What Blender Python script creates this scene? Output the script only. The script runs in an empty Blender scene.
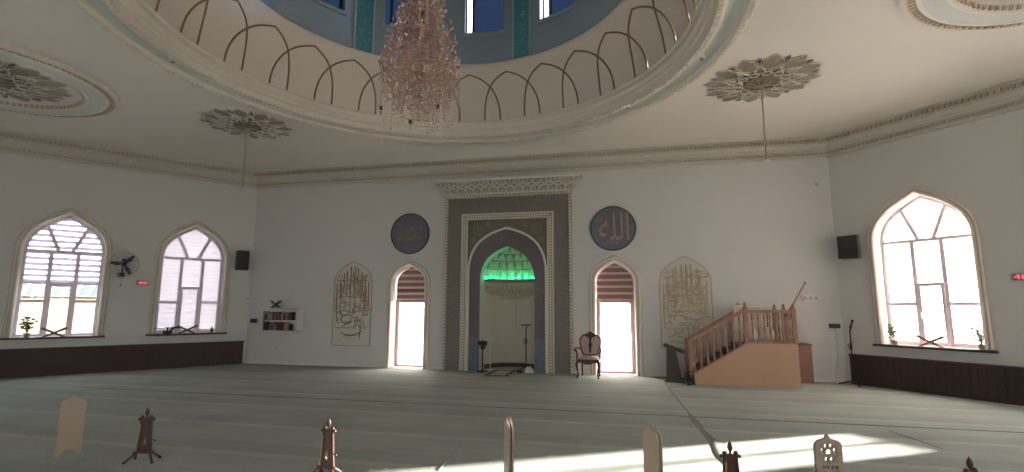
import bpy, math, random
from math import sin, cos, pi, radians as RAD, sqrt, atan2
from mathutils import Vector, Matrix
from mathutils.geometry import tessellate_polygon
random.seed(7)
SC = bpy.context.scene
COL = SC.collection

# ------------------------------------------------------------ camera, light, exposure
cam_d = bpy.data.cameras.new('camera'); cam = bpy.data.objects.new('camera', cam_d); COL.objects.link(cam)
F_PX, YAW, PITCH, ROLL = 505.27, -0.2206, 0.1404, 0.0040
cam_d.sensor_width = 36.0; cam_d.lens = 36.0 * F_PX / 1024.0; cam_d.clip_start = 0.05; cam_d.clip_end = 300
r0 = Vector((cos(YAW), -sin(YAW), 0)); f0 = Vector((sin(YAW), cos(YAW), 0)); up = Vector((0, 0, 1))
FW = f0 * cos(PITCH) + up * sin(PITCH); UP = -f0 * sin(PITCH) + up * cos(PITCH)
RT = r0 * cos(ROLL) + UP * sin(ROLL); UU = -r0 * sin(ROLL) + UP * cos(ROLL)
m = Matrix((RT, UU, -FW)).transposed().to_4x4(); m.translation = Vector((2.6988, -11.5215, 1.45))
cam.matrix_world = m
SC.camera = cam

SC.view_settings.view_transform = 'Standard'; SC.view_settings.look = 'None'
SC.view_settings.gamma = 1.0; SC.view_settings.use_curve_mapping = False
SC.view_settings.exposure = 1.27
WORLD_STRENGTH = 3.6
world = bpy.data.worlds.new('sky'); SC.world = world; world.use_nodes = True
bg = world.node_tree.nodes['Background']
bg.inputs['Color'].default_value = (0.97, 0.97, 1.0, 1); bg.inputs['Strength'].default_value = WORLD_STRENGTH
SUN_AZ = Vector((-0.872, -0.489)); SUN_EL = RAD(10.2)
sd = bpy.data.lights.new('sun', 'SUN'); sd.energy = 38.0; sd.color = (1.0, 0.90, 0.78); sd.angle = RAD(1.4)
sun = bpy.data.objects.new('sun', sd); COL.objects.link(sun)
sv = Vector((SUN_AZ.x * cos(SUN_EL), SUN_AZ.y * cos(SUN_EL), -sin(SUN_EL)))
sun.rotation_euler = sv.to_track_quat('-Z', 'Y').to_euler(); sun.location = (30, 16, 14)
try:
    SC.cycles.max_bounces = 10; SC.cycles.diffuse_bounces = 6; SC.cycles.transparent_max_bounces = 16
    SC.cycles.sample_clamp_indirect = 8.0; SC.cycles.caustics_reflective = False; SC.cycles.caustics_refractive = False
except Exception:
    pass

# ------------------------------------------------------------ materials
MATS = {}
def mat(name, col, rough=0.6, metal=0.0, spec=0.4, noise=0.0, nscale=6.0, bump=0.0, bscale=40.0, col2=None):
    if name in MATS: return MATS[name]
    m = bpy.data.materials.new(name); m.use_nodes = True; nt = m.node_tree; b = nt.nodes['Principled BSDF']
    b.inputs['Base Color'].default_value = (*col, 1); b.inputs['Roughness'].default_value = rough
    b.inputs['Metallic'].default_value = metal; b.inputs['Specular IOR Level'].default_value = spec
    tc = nt.nodes.new('ShaderNodeTexCoord')
    n = nt.nodes.new('ShaderNodeTexNoise'); n.inputs['Scale'].default_value = nscale; n.inputs['Detail'].default_value = 4
    nt.links.new(tc.outputs['Object'], n.inputs['Vector'])
    mx = nt.nodes.new('ShaderNodeMix'); mx.data_type = 'RGBA'
    c2 = col2 or tuple(max(0, c * (1 - noise)) for c in col)
    mx.inputs['A'].default_value = (*col, 1); mx.inputs['B'].default_value = (*c2, 1)
    nt.links.new(n.outputs['Fac'], mx.inputs['Factor']); nt.links.new(mx.outputs['Result'], b.inputs['Base Color'])
    if bump:
        n2 = nt.nodes.new('ShaderNodeTexNoise'); n2.inputs['Scale'].default_value = bscale
        nt.links.new(tc.outputs['Object'], n2.inputs['Vector'])
        bp = nt.nodes.new('ShaderNodeBump'); bp.inputs['Strength'].default_value = bump; bp.inputs['Distance'].default_value = 0.01
        nt.links.new(n2.outputs['Fac'], bp.inputs['Height']); nt.links.new(bp.outputs['Normal'], b.inputs['Normal'])
    MATS[name] = m; return m

WALL = mat('wall_paint', (0.555, 0.542, 0.518), 0.7, noise=0.05, nscale=1.2, bump=0.05, bscale=60)
CEIL = mat('ceiling_paint', (0.64, 0.597, 0.54), 0.7, noise=0.05, nscale=0.8)
CREAM = mat('cream_plaster', (0.66, 0.60, 0.52), 0.6, noise=0.10, nscale=9)
CREAM2 = mat('dome_plaster', (0.65, 0.575, 0.505), 0.65, noise=0.05, nscale=2)
PINKT = mat('pinkish_trim_line', (0.46, 0.35, 0.29), 0.6, noise=0.15)
TRIMW = mat('white_relief_plaster', (0.66, 0.62, 0.56), 0.55, noise=0.18, nscale=30)
GOLD = mat('old_gold_paint', (0.30, 0.21, 0.10), 0.45, metal=0.2, noise=0.3, nscale=30)
GOLDP = mat('pale_gold_paint', (0.50, 0.385, 0.235), 0.5, metal=0.1, noise=0.25, nscale=30)
TAN = mat('tan_relief_paint', (0.40, 0.32, 0.23), 0.6, noise=0.3, nscale=20)
BLUEGREY = mat('blue_grey_paint', (0.31, 0.38, 0.43), 0.6, noise=0.07, nscale=2)
COVEBLUE = mat('pale_blue_cove_paint', (0.51, 0.54, 0.51), 0.6, noise=0.05)
ROSE = mat('rosette_olive', (0.35, 0.29, 0.20), 0.45, noise=0.55, nscale=7)
ROSEC = mat('rosette_dark_centre', (0.22, 0.175, 0.11), 0.5, noise=0.4, nscale=20)
OLIVE = mat('spandrel_olive', (0.16, 0.145, 0.10), 0.5, noise=0.4, nscale=60)
MAUVE = mat('mauve_window_frame', (0.80, 0.69, 0.76), 0.4, noise=0.08)
REDWOOD = mat('reddish_door_frame', (0.50, 0.35, 0.35), 0.45, noise=0.15)
DARKWOOD = mat('dark_brown_panel', (0.050, 0.025, 0.021), 0.55, noise=0.35, nscale=5)
SILLW = mat('dark_sill_wood', (0.055, 0.033, 0.028), 0.45, noise=0.3)
WOOD = mat('reddish_turned_wood', (0.36, 0.19, 0.125), 0.42, noise=0.3, nscale=12)
CABW = mat('reddish_cupboard_wood', (0.27, 0.14, 0.10), 0.5, noise=0.2)
WOODD = mat('carved_dark_red_wood', (0.065, 0.024, 0.018), 0.35, noise=0.4, nscale=15)
PLY = mat('salmon_plywood', (0.50, 0.31, 0.20), 0.5, noise=0.16, nscale=3)
PLYG = mat('grey_beige_plywood', (0.33, 0.26, 0.20), 0.5, noise=0.15, nscale=7)
STEPW = mat('step_wood', (0.10, 0.045, 0.035), 0.5, noise=0.3)
LECT = mat('grey_brown_lectern', (0.075, 0.055, 0.047), 0.5, noise=0.25)
UPH = mat('rose_beige_upholstery', (0.48, 0.35, 0.31), 0.8, noise=0.2, nscale=30)
BLACK = mat('black_plastic', (0.012, 0.012, 0.013), 0.4, noise=0.2)
DKGREY = mat('dark_speaker_grille', (0.045, 0.040, 0.038), 0.6, noise=0.3, nscale=90)
WHITEP = mat('white_plastic', (0.62, 0.61, 0.58), 0.4, noise=0.05)
METAL = mat('grey_metal', (0.35, 0.35, 0.35), 0.3, metal=0.8, noise=0.1)
WIRE = mat('fan_wire', (0.22, 0.21, 0.20), 0.4, metal=0.4, noise=0.1)
GREEN = mat('leaf_green', (0.13, 0.19, 0.07), 0.5, noise=0.4, nscale=12)
PALEG = mat('pale_leaf_green', (0.30, 0.36, 0.22), 0.5, noise=0.3, nscale=12)
PETAL = mat('orange_petals', (0.45, 0.22, 0.08), 0.6, noise=0.3)
POT = mat('pot_ceramic', (0.42, 0.36, 0.33), 0.5, noise=0.15)
MEDB = mat('slate_blue_disc', (0.10, 0.112, 0.16), 0.45, noise=0.45, nscale=9, col2=(0.135, 0.125, 0.135))
MEDT = mat('bronze_script', (0.38, 0.22, 0.17), 0.45, noise=0.3)
MEDT2 = mat('dull_bronze_script', (0.25, 0.175, 0.15), 0.5, noise=0.3)
MARBLE = mat('blue_grey_marble', (0.13, 0.155, 0.20), 0.3, noise=0.4, nscale=9)
RUG = mat('rug_beige', (0.50, 0.45, 0.38), 0.9, noise=0.25, nscale=14)
RUGD = mat('rug_brown', (0.10, 0.075, 0.06), 0.9, noise=0.25)
CUSH = mat('cream_cushion', (0.72, 0.64, 0.54), 0.85, noise=0.1)
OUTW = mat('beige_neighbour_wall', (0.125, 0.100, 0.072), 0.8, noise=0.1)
OUTG = mat('courtyard_paving', (0.55, 0.54, 0.52), 0.8, noise=0.15)
ROOFM = mat('striped_roof_metal', (0.035, 0.055, 0.065), 0.5, noise=0.1)
CABLE = mat('grey_cable_strip', (0.17, 0.17, 0.16), 0.7, noise=0.2)
DKFRAME = mat('dark_window_frame', (0.03, 0.03, 0.035), 0.4, noise=0.2)
BOOKM = [mat('book_cover_%s' % n, c, 0.55, noise=0.2) for n, c in
         [('black', (0.02, 0.02, 0.022)), ('maroon', (0.10, 0.025, 0.025)), ('brown', (0.12, 0.07, 0.04)),
          ('tan', (0.30, 0.24, 0.17)), ('grey', (0.16, 0.16, 0.16)), ('rust', (0.17, 0.055, 0.035))]]
PAGE = mat('paper', (0.6, 0.56, 0.47), 0.8, noise=0.05)

def nodemat(name):
    m = bpy.data.materials.new(name); m.use_nodes = True; nt = m.node_tree
    for n in list(nt.nodes): nt.nodes.remove(n)
    out = nt.nodes.new('ShaderNodeOutputMaterial'); MATS[name] = m
    return m, nt, out
def emis(name, col, s):
    m, nt, out = nodemat(name); e = nt.nodes.new('ShaderNodeEmission')
    e.inputs['Color'].default_value = (*col, 1); e.inputs['Strength'].default_value = s
    nt.links.new(e.outputs[0], out.inputs[0]); return m
def glass(name, tint, gl=0.06, rough=0.02):
    m, nt, out = nodemat(name)
    t = nt.nodes.new('ShaderNodeBsdfTransparent'); t.inputs[0].default_value = (*tint, 1)
    g = nt.nodes.new('ShaderNodeBsdfGlossy'); g.inputs['Roughness'].default_value = rough
    mx = nt.nodes.new('ShaderNodeMixShader'); mx.inputs[0].default_value = gl
    nt.links.new(t.outputs[0], mx.inputs[1]); nt.links.new(g.outputs[0], mx.inputs[2]); nt.links.new(mx.outputs[0], out.inputs[0]); return m
GLASS = glass('clear_glass', (0.93, 0.95, 0.96))
BLUEGL = glass('blue_film_glass', (0.055, 0.074, 0.112), 0.03)
def sheet(name, col, transl=0.6, transp=0.1, bands=None):
    """hanging cloth or frosted glass: diffuse + translucent + a little see-through; bands = (period, duty, transparent share of the sheer band)"""
    m, nt, out = nodemat(name); L = nt.links.new
    d = nt.nodes.new('ShaderNodeBsdfDiffuse'); d.inputs[0].default_value = (*col, 1)
    t = nt.nodes.new('ShaderNodeBsdfTranslucent'); t.inputs[0].default_value = (*col, 1)
    p = nt.nodes.new('ShaderNodeBsdfTransparent')
    m1 = nt.nodes.new('ShaderNodeMixShader'); m1.inputs[0].default_value = transl
    m2 = nt.nodes.new('ShaderNodeMixShader'); m2.inputs[0].default_value = transp
    L(d.outputs[0], m1.inputs[1]); L(t.outputs[0], m1.inputs[2]); L(m1.outputs[0], m2.inputs[1]); L(p.outputs[0], m2.inputs[2])
    if bands:
        tc = nt.nodes.new('ShaderNodeTexCoord'); sx = nt.nodes.new('ShaderNodeSeparateXYZ'); L(tc.outputs['Object'], sx.inputs[0])
        md = nt.nodes.new('ShaderNodeMath'); md.operation = 'MODULO'; L(sx.outputs['Z'], md.inputs[0]); md.inputs[1].default_value = bands[0]
        gt = nt.nodes.new('ShaderNodeMath'); gt.operation = 'GREATER_THAN'; L(md.outputs[0], gt.inputs[0]); gt.inputs[1].default_value = bands[0] * bands[1]
        ma = nt.nodes.new('ShaderNodeMath'); ma.operation = 'MULTIPLY_ADD'; L(gt.outputs[0], ma.inputs[0]); ma.inputs[1].default_value = bands[2] - transp; ma.inputs[2].default_value = transp
        L(ma.outputs[0], m2.inputs[0])
    L(m2.outputs[0], out.inputs[0]); return m
BLIND = sheet('white_zebra_blind', (0.82, 0.78, 0.86), 0.30, 0.0, (0.125, 0.55, 0.75))
BLINDF = sheet('white_full_blind', (0.92, 0.89, 0.92), 0.33, 0.0, (0.10, 0.80, 0.10))
BLINDR = sheet('sunlit_white_blind', (0.88, 0.84, 0.82), 0.75, 0.0, (0.11, 0.9, 0.0))
FROST = sheet('frosted_door_glass', (0.93, 0.92, 0.92), 0.85, 0.12)
BROWNBL = sheet('brown_banded_blind', (0.24, 0.15, 0.13), 0.05, 0.0)
GREENLED = emis('green_led', (0.0, 1.0, 0.38), 27.0)
REDLED = emis('red_led', (1.0, 0.13, 0.15), 0.6)
def crystal(name, tint, dif, fd, fg):
    m, nt, out = nodemat(name); L = nt.links.new
    t = nt.nodes.new('ShaderNodeBsdfTransparent'); t.inputs[0].default_value = (*tint, 1); g = nt.nodes.new('ShaderNodeBsdfGlossy'); g.inputs['Roughness'].default_value = .05
    d = nt.nodes.new('ShaderNodeBsdfDiffuse'); d.inputs[0].default_value = (*dif, 1); a = nt.nodes.new('ShaderNodeMixShader'); a.inputs[0].default_value = fd; b = nt.nodes.new('ShaderNodeMixShader'); b.inputs[0].default_value = fg
    L(t.outputs[0], a.inputs[1]); L(d.outputs[0], a.inputs[2]); L(a.outputs[0], b.inputs[1]); L(g.outputs[0], b.inputs[2]); L(b.outputs[0], out.inputs[0]); return m
CRYST = crystal('amber_crystal', (0.88, 0.64, 0.56), (0.72, 0.43, 0.35), 0.50, 0.22)
SPARK = mat('glint_mirror', (0.95, 0.88, 0.85), 0.12, metal=1.0)  # mirror metal for the added glint beads
CRYSTC = crystal('clear_crystal', (0.97, 0.90, 0.87), (0.95, 0.80, 0.74), 0.42, 0.30)

def mosaic(name, c1, c2, c3, scale):
    m, nt, out = nodemat(name); L = nt.links.new
    b = nt.nodes.new('ShaderNodeBsdfPrincipled'); b.inputs['Roughness'].default_value = 0.45
    tc = nt.nodes.new('ShaderNodeTexCoord'); v = nt.nodes.new('ShaderNodeTexVoronoi'); v.inputs['Scale'].default_value = scale
    v.feature = 'F1'; v.distance = 'CHEBYCHEV'; v.inputs['Randomness'].default_value = 0.35
    L(tc.outputs['Object'], v.inputs['Vector']); r = nt.nodes.new('ShaderNodeValToRGB')
    r.color_ramp.elements[0].color = (*c1, 1); r.color_ramp.elements[1].color = (*c3, 1); r.color_ramp.elements[1].position = 0.75
    e = r.color_ramp.elements.new(0.4); e.color = (*c2, 1)
    L(v.outputs['Distance'], r.inputs[0]); L(r.outputs[0], b.inputs['Base Color']); L(b.outputs[0], out.inputs[0]); return m
MOSAIC = mosaic('brown_grey_mosaic', (0.24, 0.205, 0.175), (0.14, 0.118, 0.10), (0.26, 0.225, 0.19), 22)
MOSAIC2 = mosaic('mauve_brown_mosaic', (0.145, 0.118, 0.118), (0.09, 0.07, 0.073), (0.16, 0.13, 0.13), 26)
TEAL = mosaic('teal_tile_panel', (0.11, 0.37, 0.44), (0.06, 0.25, 0.31), (0.38, 0.54, 0.58), 17)

def carpet():
    m, nt, out = nodemat('striped_prayer_carpet'); L = nt.links.new
    b = nt.nodes.new('ShaderNodeBsdfPrincipled'); b.inputs['Roughness'].default_value = 0.95; b.inputs['Specular IOR Level'].default_value = 0.1
    tc = nt.nodes.new('ShaderNodeTexCoord'); sx = nt.nodes.new('ShaderNodeSeparateXYZ'); L(tc.outputs['Object'], sx.inputs[0])
    def M(op, a, bb, c=None):
        n = nt.nodes.new('ShaderNodeMath'); n.operation = op
        for i, v in enumerate((a, bb, c)):
            if v is None: continue
            if isinstance(v, (int, float)): n.inputs[i].default_value = v
            else: L(v, n.inputs[i])
        return n.outputs[0]
    y = sx.outputs['Y']
    u = M('FRACT', M('MULTIPLY', M('ADD', y, 26.3 + 0.06), 1 / 1.075), 0)      # 0..1 across one prayer row
    r = nt.nodes.new('ShaderNodeValToRGB'); cr = r.color_ramp; cr.interpolation = 'LINEAR'
    base = (0.345, 0.370, 0.340); dk = (0.315, 0.345, 0.320); lt = (0.405, 0.400, 0.358)
    cr.elements[0].position = 0; cr.elements[0].color = (*lt, 1); cr.elements[1].position = 1; cr.elements[1].color = (*base, 1)
    for p, c in ((0.10, lt), (0.115, dk), (0.40, dk), (0.42, base), (0.60, base), (0.615, (0.362, 0.382, 0.348)), (0.66, (0.362, 0.382, 0.348)), (0.675, base)):
        e = cr.elements.new(p); e.color = (*c, 1)
    L(u, r.inputs[0])
    n = nt.nodes.new('ShaderNodeTexNoise'); n.inputs['Scale'].default_value = 1.1; n.inputs['Detail'].default_value = 8; L(tc.outputs['Object'], n.inputs['Vector'])
    n2 = nt.nodes.new('ShaderNodeTexNoise'); n2.inputs['Scale'].default_value = 55; n2.inputs['Detail'].default_value = 3; L(tc.outputs['Object'], n2.inputs['Vector'])
    f = M('MULTIPLY_ADD', n.outputs['Fac'], 0.35, 0.72); f2 = M('MULTIPLY_ADD', n2.outputs['Fac'], 0.55, 0.74); ff = M('MULTIPLY', f, f2)
    hs = nt.nodes.new('ShaderNodeHueSaturation'); L(r.outputs[0], hs.inputs['Color']); L(ff, hs.inputs['Value'])
    L(hs.outputs[0], b.inputs['Base Color'])
    bp = nt.nodes.new('ShaderNodeBump'); bp.inputs['Strength'].default_value = 0.35; bp.inputs['Distance'].default_value = 0.01
    L(n2.outputs['Fac'], bp.inputs['Height']); L(bp.outputs['Normal'], b.inputs['Normal'])
    L(b.outputs[0], out.inputs[0]); return m
CARPET = carpet()

CORN = mat('cornice_paint', (0.50, 0.475, 0.42), 0.6, noise=0.12, nscale=12)
DENT = mat('dentil_tan', (0.50, 0.42, 0.31), 0.6, noise=0.25, nscale=30)
# ------------------------------------------------------------ mesh builder
class MB:
    def __init__(s): s.v = []; s.f = []; s.mi = []; s.cur = 0
    def add(s, vs, fs):
        o = len(s.v); s.v += [tuple(v) for v in vs]
        for f in fs: s.f.append(tuple(i + o for i in f)); s.mi.append(s.cur)
        return s
    def box(s, x0, x1, y0, y1, z0, z1):
        return s.add([(x0, y0, z0), (x1, y0, z0), (x1, y1, z0), (x0, y1, z0), (x0, y0, z1), (x1, y0, z1), (x1, y1, z1), (x0, y1, z1)],
                     [(0, 3, 2, 1), (4, 5, 6, 7), (0, 1, 5, 4), (1, 2, 6, 5), (2, 3, 7, 6), (3, 0, 4, 7)])
    def cbox(s, c, sx, sy, sz, rot=None):
        R = rot or Matrix.Identity(3); c = Vector(c)
        vs = [c + R @ Vector((a * sx / 2, b * sy / 2, d * sz / 2)) for d in (-1, 1) for a, b in ((-1, -1), (1, -1), (1, 1), (-1, 1))]
        return s.add(vs, [(0, 3, 2, 1), (4, 5, 6, 7), (0, 1, 5, 4), (1, 2, 6, 5), (2, 3, 7, 6), (3, 0, 4, 7)])
    def tube(s, pts, r, n=8, closed=False, cap=True):
        pts = [Vector(p) for p in pts]; N = len(pts)
        rs = r if isinstance(r, (list, tuple)) else [r] * N
        rings = []; prev = None
        for i, p in enumerate(pts):
            if closed: t = pts[(i + 1) % N] - pts[i - 1]
            else: t = pts[min(i + 1, N - 1)] - pts[max(i - 1, 0)]
            if t.length < 1e-9: t = Vector((0, 0, 1))
            t.normalize()
            if prev is None:
                a = Vector((0, 0, 1)) if abs(t.z) < .9 else Vector((1, 0, 0)); nrm = t.cross(a).normalized()
            else:
                nrm = prev - t * prev.dot(t); nrm = nrm.normalized() if nrm.length > 1e-6 else t.orthogonal().normalized()
            prev = nrm; b = t.cross(nrm)
            rings.append([p + (nrm * cos(2 * pi * k / n) + b * sin(2 * pi * k / n)) * rs[i] for k in range(n)])
        vs = [v for R in rings for v in R]; fs = []
        for i in range(N if closed else N - 1):
            j = (i + 1) % N
            for k in range(n): fs.append((i * n + k, i * n + (k + 1) % n, j * n + (k + 1) % n, j * n + k))
        if cap and not closed: fs += [tuple(range(n))[::-1], tuple((N - 1) * n + k for k in range(n))]
        return s.add(vs, fs)
    def lathe(s, prof, n=16, c=(0, 0, 0), a0=0, a1=2 * pi, sx=1, sy=1):
        full = abs(a1 - a0 - 2 * pi) < 1e-6; m_ = n if full else n + 1; vs = []
        for r, z in prof:
            for k in range(m_):
                a = a0 + (a1 - a0) * k / n; vs.append((c[0] + r * cos(a) * sx, c[1] + r * sin(a) * sy, c[2] + z))
        fs = []
        for i in range(len(prof) - 1):
            for k in range(n):
                k2 = (k + 1) % m_; fs.append((i * m_ + k, i * m_ + k2, (i + 1) * m_ + k2, (i + 1) * m_ + k))
        return s.add(vs, fs)
    def ball(s, c, r, n=8, sz=1.0):
        return s.lathe([(r * sin(pi * i / (n // 2 + 1)) + 1e-5, -r * sz * cos(pi * i / (n // 2 + 1))) for i in range(n // 2 + 2)], n, c)
    def plate(s, outer, holes=(), y0=0, y1=0.01):
        """plate in the local xz plane between y0 and y1 (front = y0)"""
        loops = [outer] + list(holes)
        flat = [p for L_ in loops for p in L_]
        tris = tessellate_polygon([[Vector((p[0], p[1], 0)) for p in L_] for L_ in loops])
        N = len(flat); vs = [(p[0], y0, p[1]) for p in flat] + [(p[0], y1, p[1]) for p in flat]; fs = []
        for t in tris:
            a, b, c = [flat[i] for i in t]; ar = (b[0] - a[0]) * (c[1] - a[1]) - (c[0] - a[0]) * (b[1] - a[1])
            if abs(ar) < 1e-12: continue
            t = t if ar > 0 else t[::-1]
            fs.append(tuple(t)); fs.append(tuple(i + N for i in t[::-1]))
        o = 0
        for L_ in loops:
            n = len(L_)
            for k in range(n): a, b = o + k, o + (k + 1) % n; fs.append((a, b, b + N, a + N))
            o += n
        return s.add(vs, fs)
    def sweep(s, path, prof, closed=False):
        """path: (x, z) points; prof: closed list of (u, v), u outward to the left of travel, v towards the room (-y)"""
        P = [Vector((p[0], p[1])) for p in path]; N = len(P); rings = []
        for i in range(N):
            if closed: a, b = P[i] - P[i - 1], P[(i + 1) % N] - P[i]
            else:
                a = P[i] - P[i - 1] if i else P[1] - P[0]; b = P[i + 1] - P[i] if i < N - 1 else a
            a = a.normalized(); b = b.normalized(); na = Vector((-a.y, a.x)); nb = Vector((-b.y, b.x)); nn = (na + nb)
            nn = nn.normalized() if nn.length > 1e-6 else na; k = 1 / max(0.35, nn.dot(na)); nn *= k
            rings.append([(P[i].x + nn.x * u, -v, P[i].y + nn.y * u) for u, v in prof])
        m_ = len(prof); vs = [v for R in rings for v in R]; fs = []
        for i in range(N if closed else N - 1):
            j = (i + 1) % N
            for k in range(m_): fs.append((i * m_ + k, j * m_ + k, j * m_ + (k + 1) % m_, i * m_ + (k + 1) % m_))
        if not closed: fs += [tuple(range(m_)), tuple((N - 1) * m_ + k for k in range(m_))[::-1]]
        return s.add(vs, fs)
    def merge(s, o, M=None):
        off = len(s.v); s.v += [tuple(M @ Vector(v)) if M else v for v in o.v]
        s.f += [tuple(i + off for i in f) for f in o.f]; s.mi += [s.cur] * len(o.f); return s
    def build(s, name, mats, parent=None, smooth=False, loc=None, rotz=None):
        me = bpy.data.meshes.new(name); me.from_pydata(s.v, [], s.f)
        for mm in (mats if isinstance(mats, (list, tuple)) else [mats]): me.materials.append(mm)
        me.polygons.foreach_set('material_index', s.mi)
        if smooth: me.polygons.foreach_set('use_smooth', [True] * len(me.polygons))
        me.update()
        bm_fix(me)
        o = bpy.data.objects.new(name, me); COL.objects.link(o)
        if parent: o.parent = parent
        if loc is not None: o.location = loc
        if rotz is not None: o.rotation_euler = (0, 0, rotz)
        return o
def bm_fix(me):
    import bmesh
    b = bmesh.new(); b.from_mesh(me); bmesh.ops.recalc_face_normals(b, faces=b.faces[:]); b.to_mesh(me); b.free()
def smooth_by_angle(o, ang=35):
    try:
        o.data.polygons.foreach_set('use_smooth', [True] * len(o.data.polygons)); o.data.set_sharp_from_angle(angle=RAD(ang))
    except Exception: pass
    return o

def tag(o, label=None, cat=None, group=None, kind=None):
    if label: o['label'] = label
    if cat: o['category'] = cat
    if group: o['group'] = group
    if kind: o['kind'] = kind
    return o
def thing(name, label, cat, loc=(0, 0, 0), rotz=0, group=None, kind=None):
    o = bpy.data.objects.new(name, None); COL.objects.link(o); o.empty_display_size = 0.1
    o.location = loc; o.rotation_euler = (0, 0, rotz); return tag(o, label, cat, group, kind)
def copy_tree(o, parent=None):
    c = o.copy(); COL.objects.link(c); c.parent = parent
    for ch in [x for x in list(COL.objects) if x.parent == o]: copy_tree(ch, c)
    return c

# frames of the three walls in view: local x to the right, local y outwards, z up
W = 6.934; AL = 0.9253; AR = 0.867
class Wall:
    def __init__(s, org, th): s.o = Vector(org); s.th = th; s.x = Vector((cos(th), sin(th))); s.y = Vector((-sin(th), cos(th)))
    def p(s, x, y=0, z=0): q = s.o.xy + s.x * x + s.y * y; return (q.x, q.y, z)
FR = Wall((0, 0, 0), 0.0)
LW = Wall((-W, 0, 0), AL)           # x is negative going away from the corner
RW = Wall((W, 0, 0), -AR)
LEN = 6.2
PL = LW.p(-LEN); PR = RW.p(LEN)
POLY = [(-W, 0), (W, 0), PR[:2], (PR[0], -9.6), (7.6, -14.4), (-7.6, -14.4), (PL[0], -9.6), PL[:2]]   # clockwise seen from above
NP = len(POLY)
def inset(d):
    out = []
    for i in range(NP):
        p = Vector(POLY[i]); a = (p - Vector(POLY[i - 1])).normalized(); b = (Vector(POLY[(i + 1) % NP]) - p).normalized()
        na = Vector((a.y, -a.x)); nb = Vector((b.y, -b.x)); n = (na + nb).normalized(); out.append(p + n * (d / n.dot(na)))
    return out
def room_sweep(mb, prof):
    rings = [[(q.x, q.y, z) for q in inset(d)] for d, z in prof]
    vs = [v for R in rings for v in R]; fs = []
    for i in range(len(prof) - 1):
        for k in range(NP): k2 = (k + 1) % NP; fs.append((i * NP + k, i * NP + k2, (i + 1) * NP + k2, (i + 1) * NP + k))
    mb.add(vs, fs)

def arch(hw, z0, spring, apex, n=14, cx=0.0, bottom=True, rnd=False):
    """pointed arch outline from bottom right, up, over the apex, down to bottom left"""
    r = apex - spring; pts = []
    P = [(hw, 0), (hw, .58 * r), (.42 * hw, .80 * r), (0, r)] if not rnd else ([(hw, 0), (hw * 1.02, .72 * r), (.62 * hw, .90 * r), (0, r)] if rnd is True else [(hw, 0), (hw, (.58 + .12 * rnd) * r), ((.42 + .14 * rnd) * hw, (.80 + .09 * rnd) * r), (0, r)])
    def bz(t): return [sum(c * P[i][k] for i, c in enumerate(((1 - t) ** 3, 3 * t * (1 - t) ** 2, 3 * t * t * (1 - t), t ** 3))) for k in (0, 1)]
    R = [bz(i / n) for i in range(n + 1)]
    pts = ([(cx + hw, z0)] if bottom else []) + [(cx + x, spring + z) for x, z in R] + [(cx - x, spring + z) for x, z in R[-2::-1]] + ([(cx - hw, z0)] if bottom else [])
    return pts
def arch_z(hw, spring, apex, x):
    A = arch(hw, 0, spring, apex, 40, bottom=False); x = abs(x)
    for i in range(len(A) // 2):
        if A[i][0] >= x >= A[i + 1][0]:
            t = (A[i][0] - x) / max(1e-9, A[i][0] - A[i + 1][0]); return A[i][1] + t * (A[i + 1][1] - A[i][1])
    return spring

ZC = 5.265; TH = 0.34; WTOP = 5.5
# ------------------------------------------------------------ walls
WIN = dict(hw=0.675, z0=0.80, sp=2.62, ap=3.44)
WINR = dict(hw=0.735, z0=0.80, sp=2.70, ap=3.53)
DOOR = dict(hw=0.42, z0=0.0, sp=2.03, ap=2.47)
NICHE = dict(hw=0.655, z0=0.0, sp=2.05, ap=2.88)
def shift(pts, x): return [(p[0] + x, p[1]) for p in pts]
def wall(name, frame, x0, x1, holes):
    mb = MB(); mb.plate([(x0, -0.02), (x1, -0.02), (x1, WTOP), (x0, WTOP)], holes, 0, TH)
    o = mb.build(name, WALL, loc=(frame.o.x, frame.o.y, 0), rotz=frame.th); tag(o, kind='structure'); return o
d0 = dict(DOOR); a_d = arch(**{'hw': .42, 'z0': 0.0, 'spring': 2.03, 'apex': 2.47})
def holearch(D): return arch(D['hw'], D['z0'], D['sp'], D['ap'], rnd=.6 if D is NICHE else False)
wall('wall_front', FR, -W, W, [shift(holearch(DOOR), -2.46), shift(holearch(DOOR), 2.46), holearch(NICHE)])
LWX = [-1.31, -3.72]; RWX = [1.475, 3.93]
wall('wall_left', LW, -LEN, 0, [shift(holearch(WIN), x) for x in LWX])
wall('wall_right', RW, 0, LEN, [shift(holearch(WINR), x) for x in RWX])
side_frames = []
for nm, i, wins in (('wall_right_side', 2, [1.2, 3.5]), ('wall_right_rear', 3, [2.9]), ('wall_back', 4, [3.2, 7.6, 12.0]), ('wall_left_rear', 5, [2.9]), ('wall_left_side', 6, [2.4])):  # unseen walls; second right side window added to bounce sun onto the ceiling
    a = Vector(POLY[i]); b = Vector(POLY[(i + 1) % NP]); d = b - a; fr = Wall((a.x, a.y, 0), atan2(d.y, d.x)); ln = d.length
    wall(nm, fr, 0, ln, [shift(holearch(WINR), x) for x in wins]); side_frames.append((fr, wins))

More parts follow.
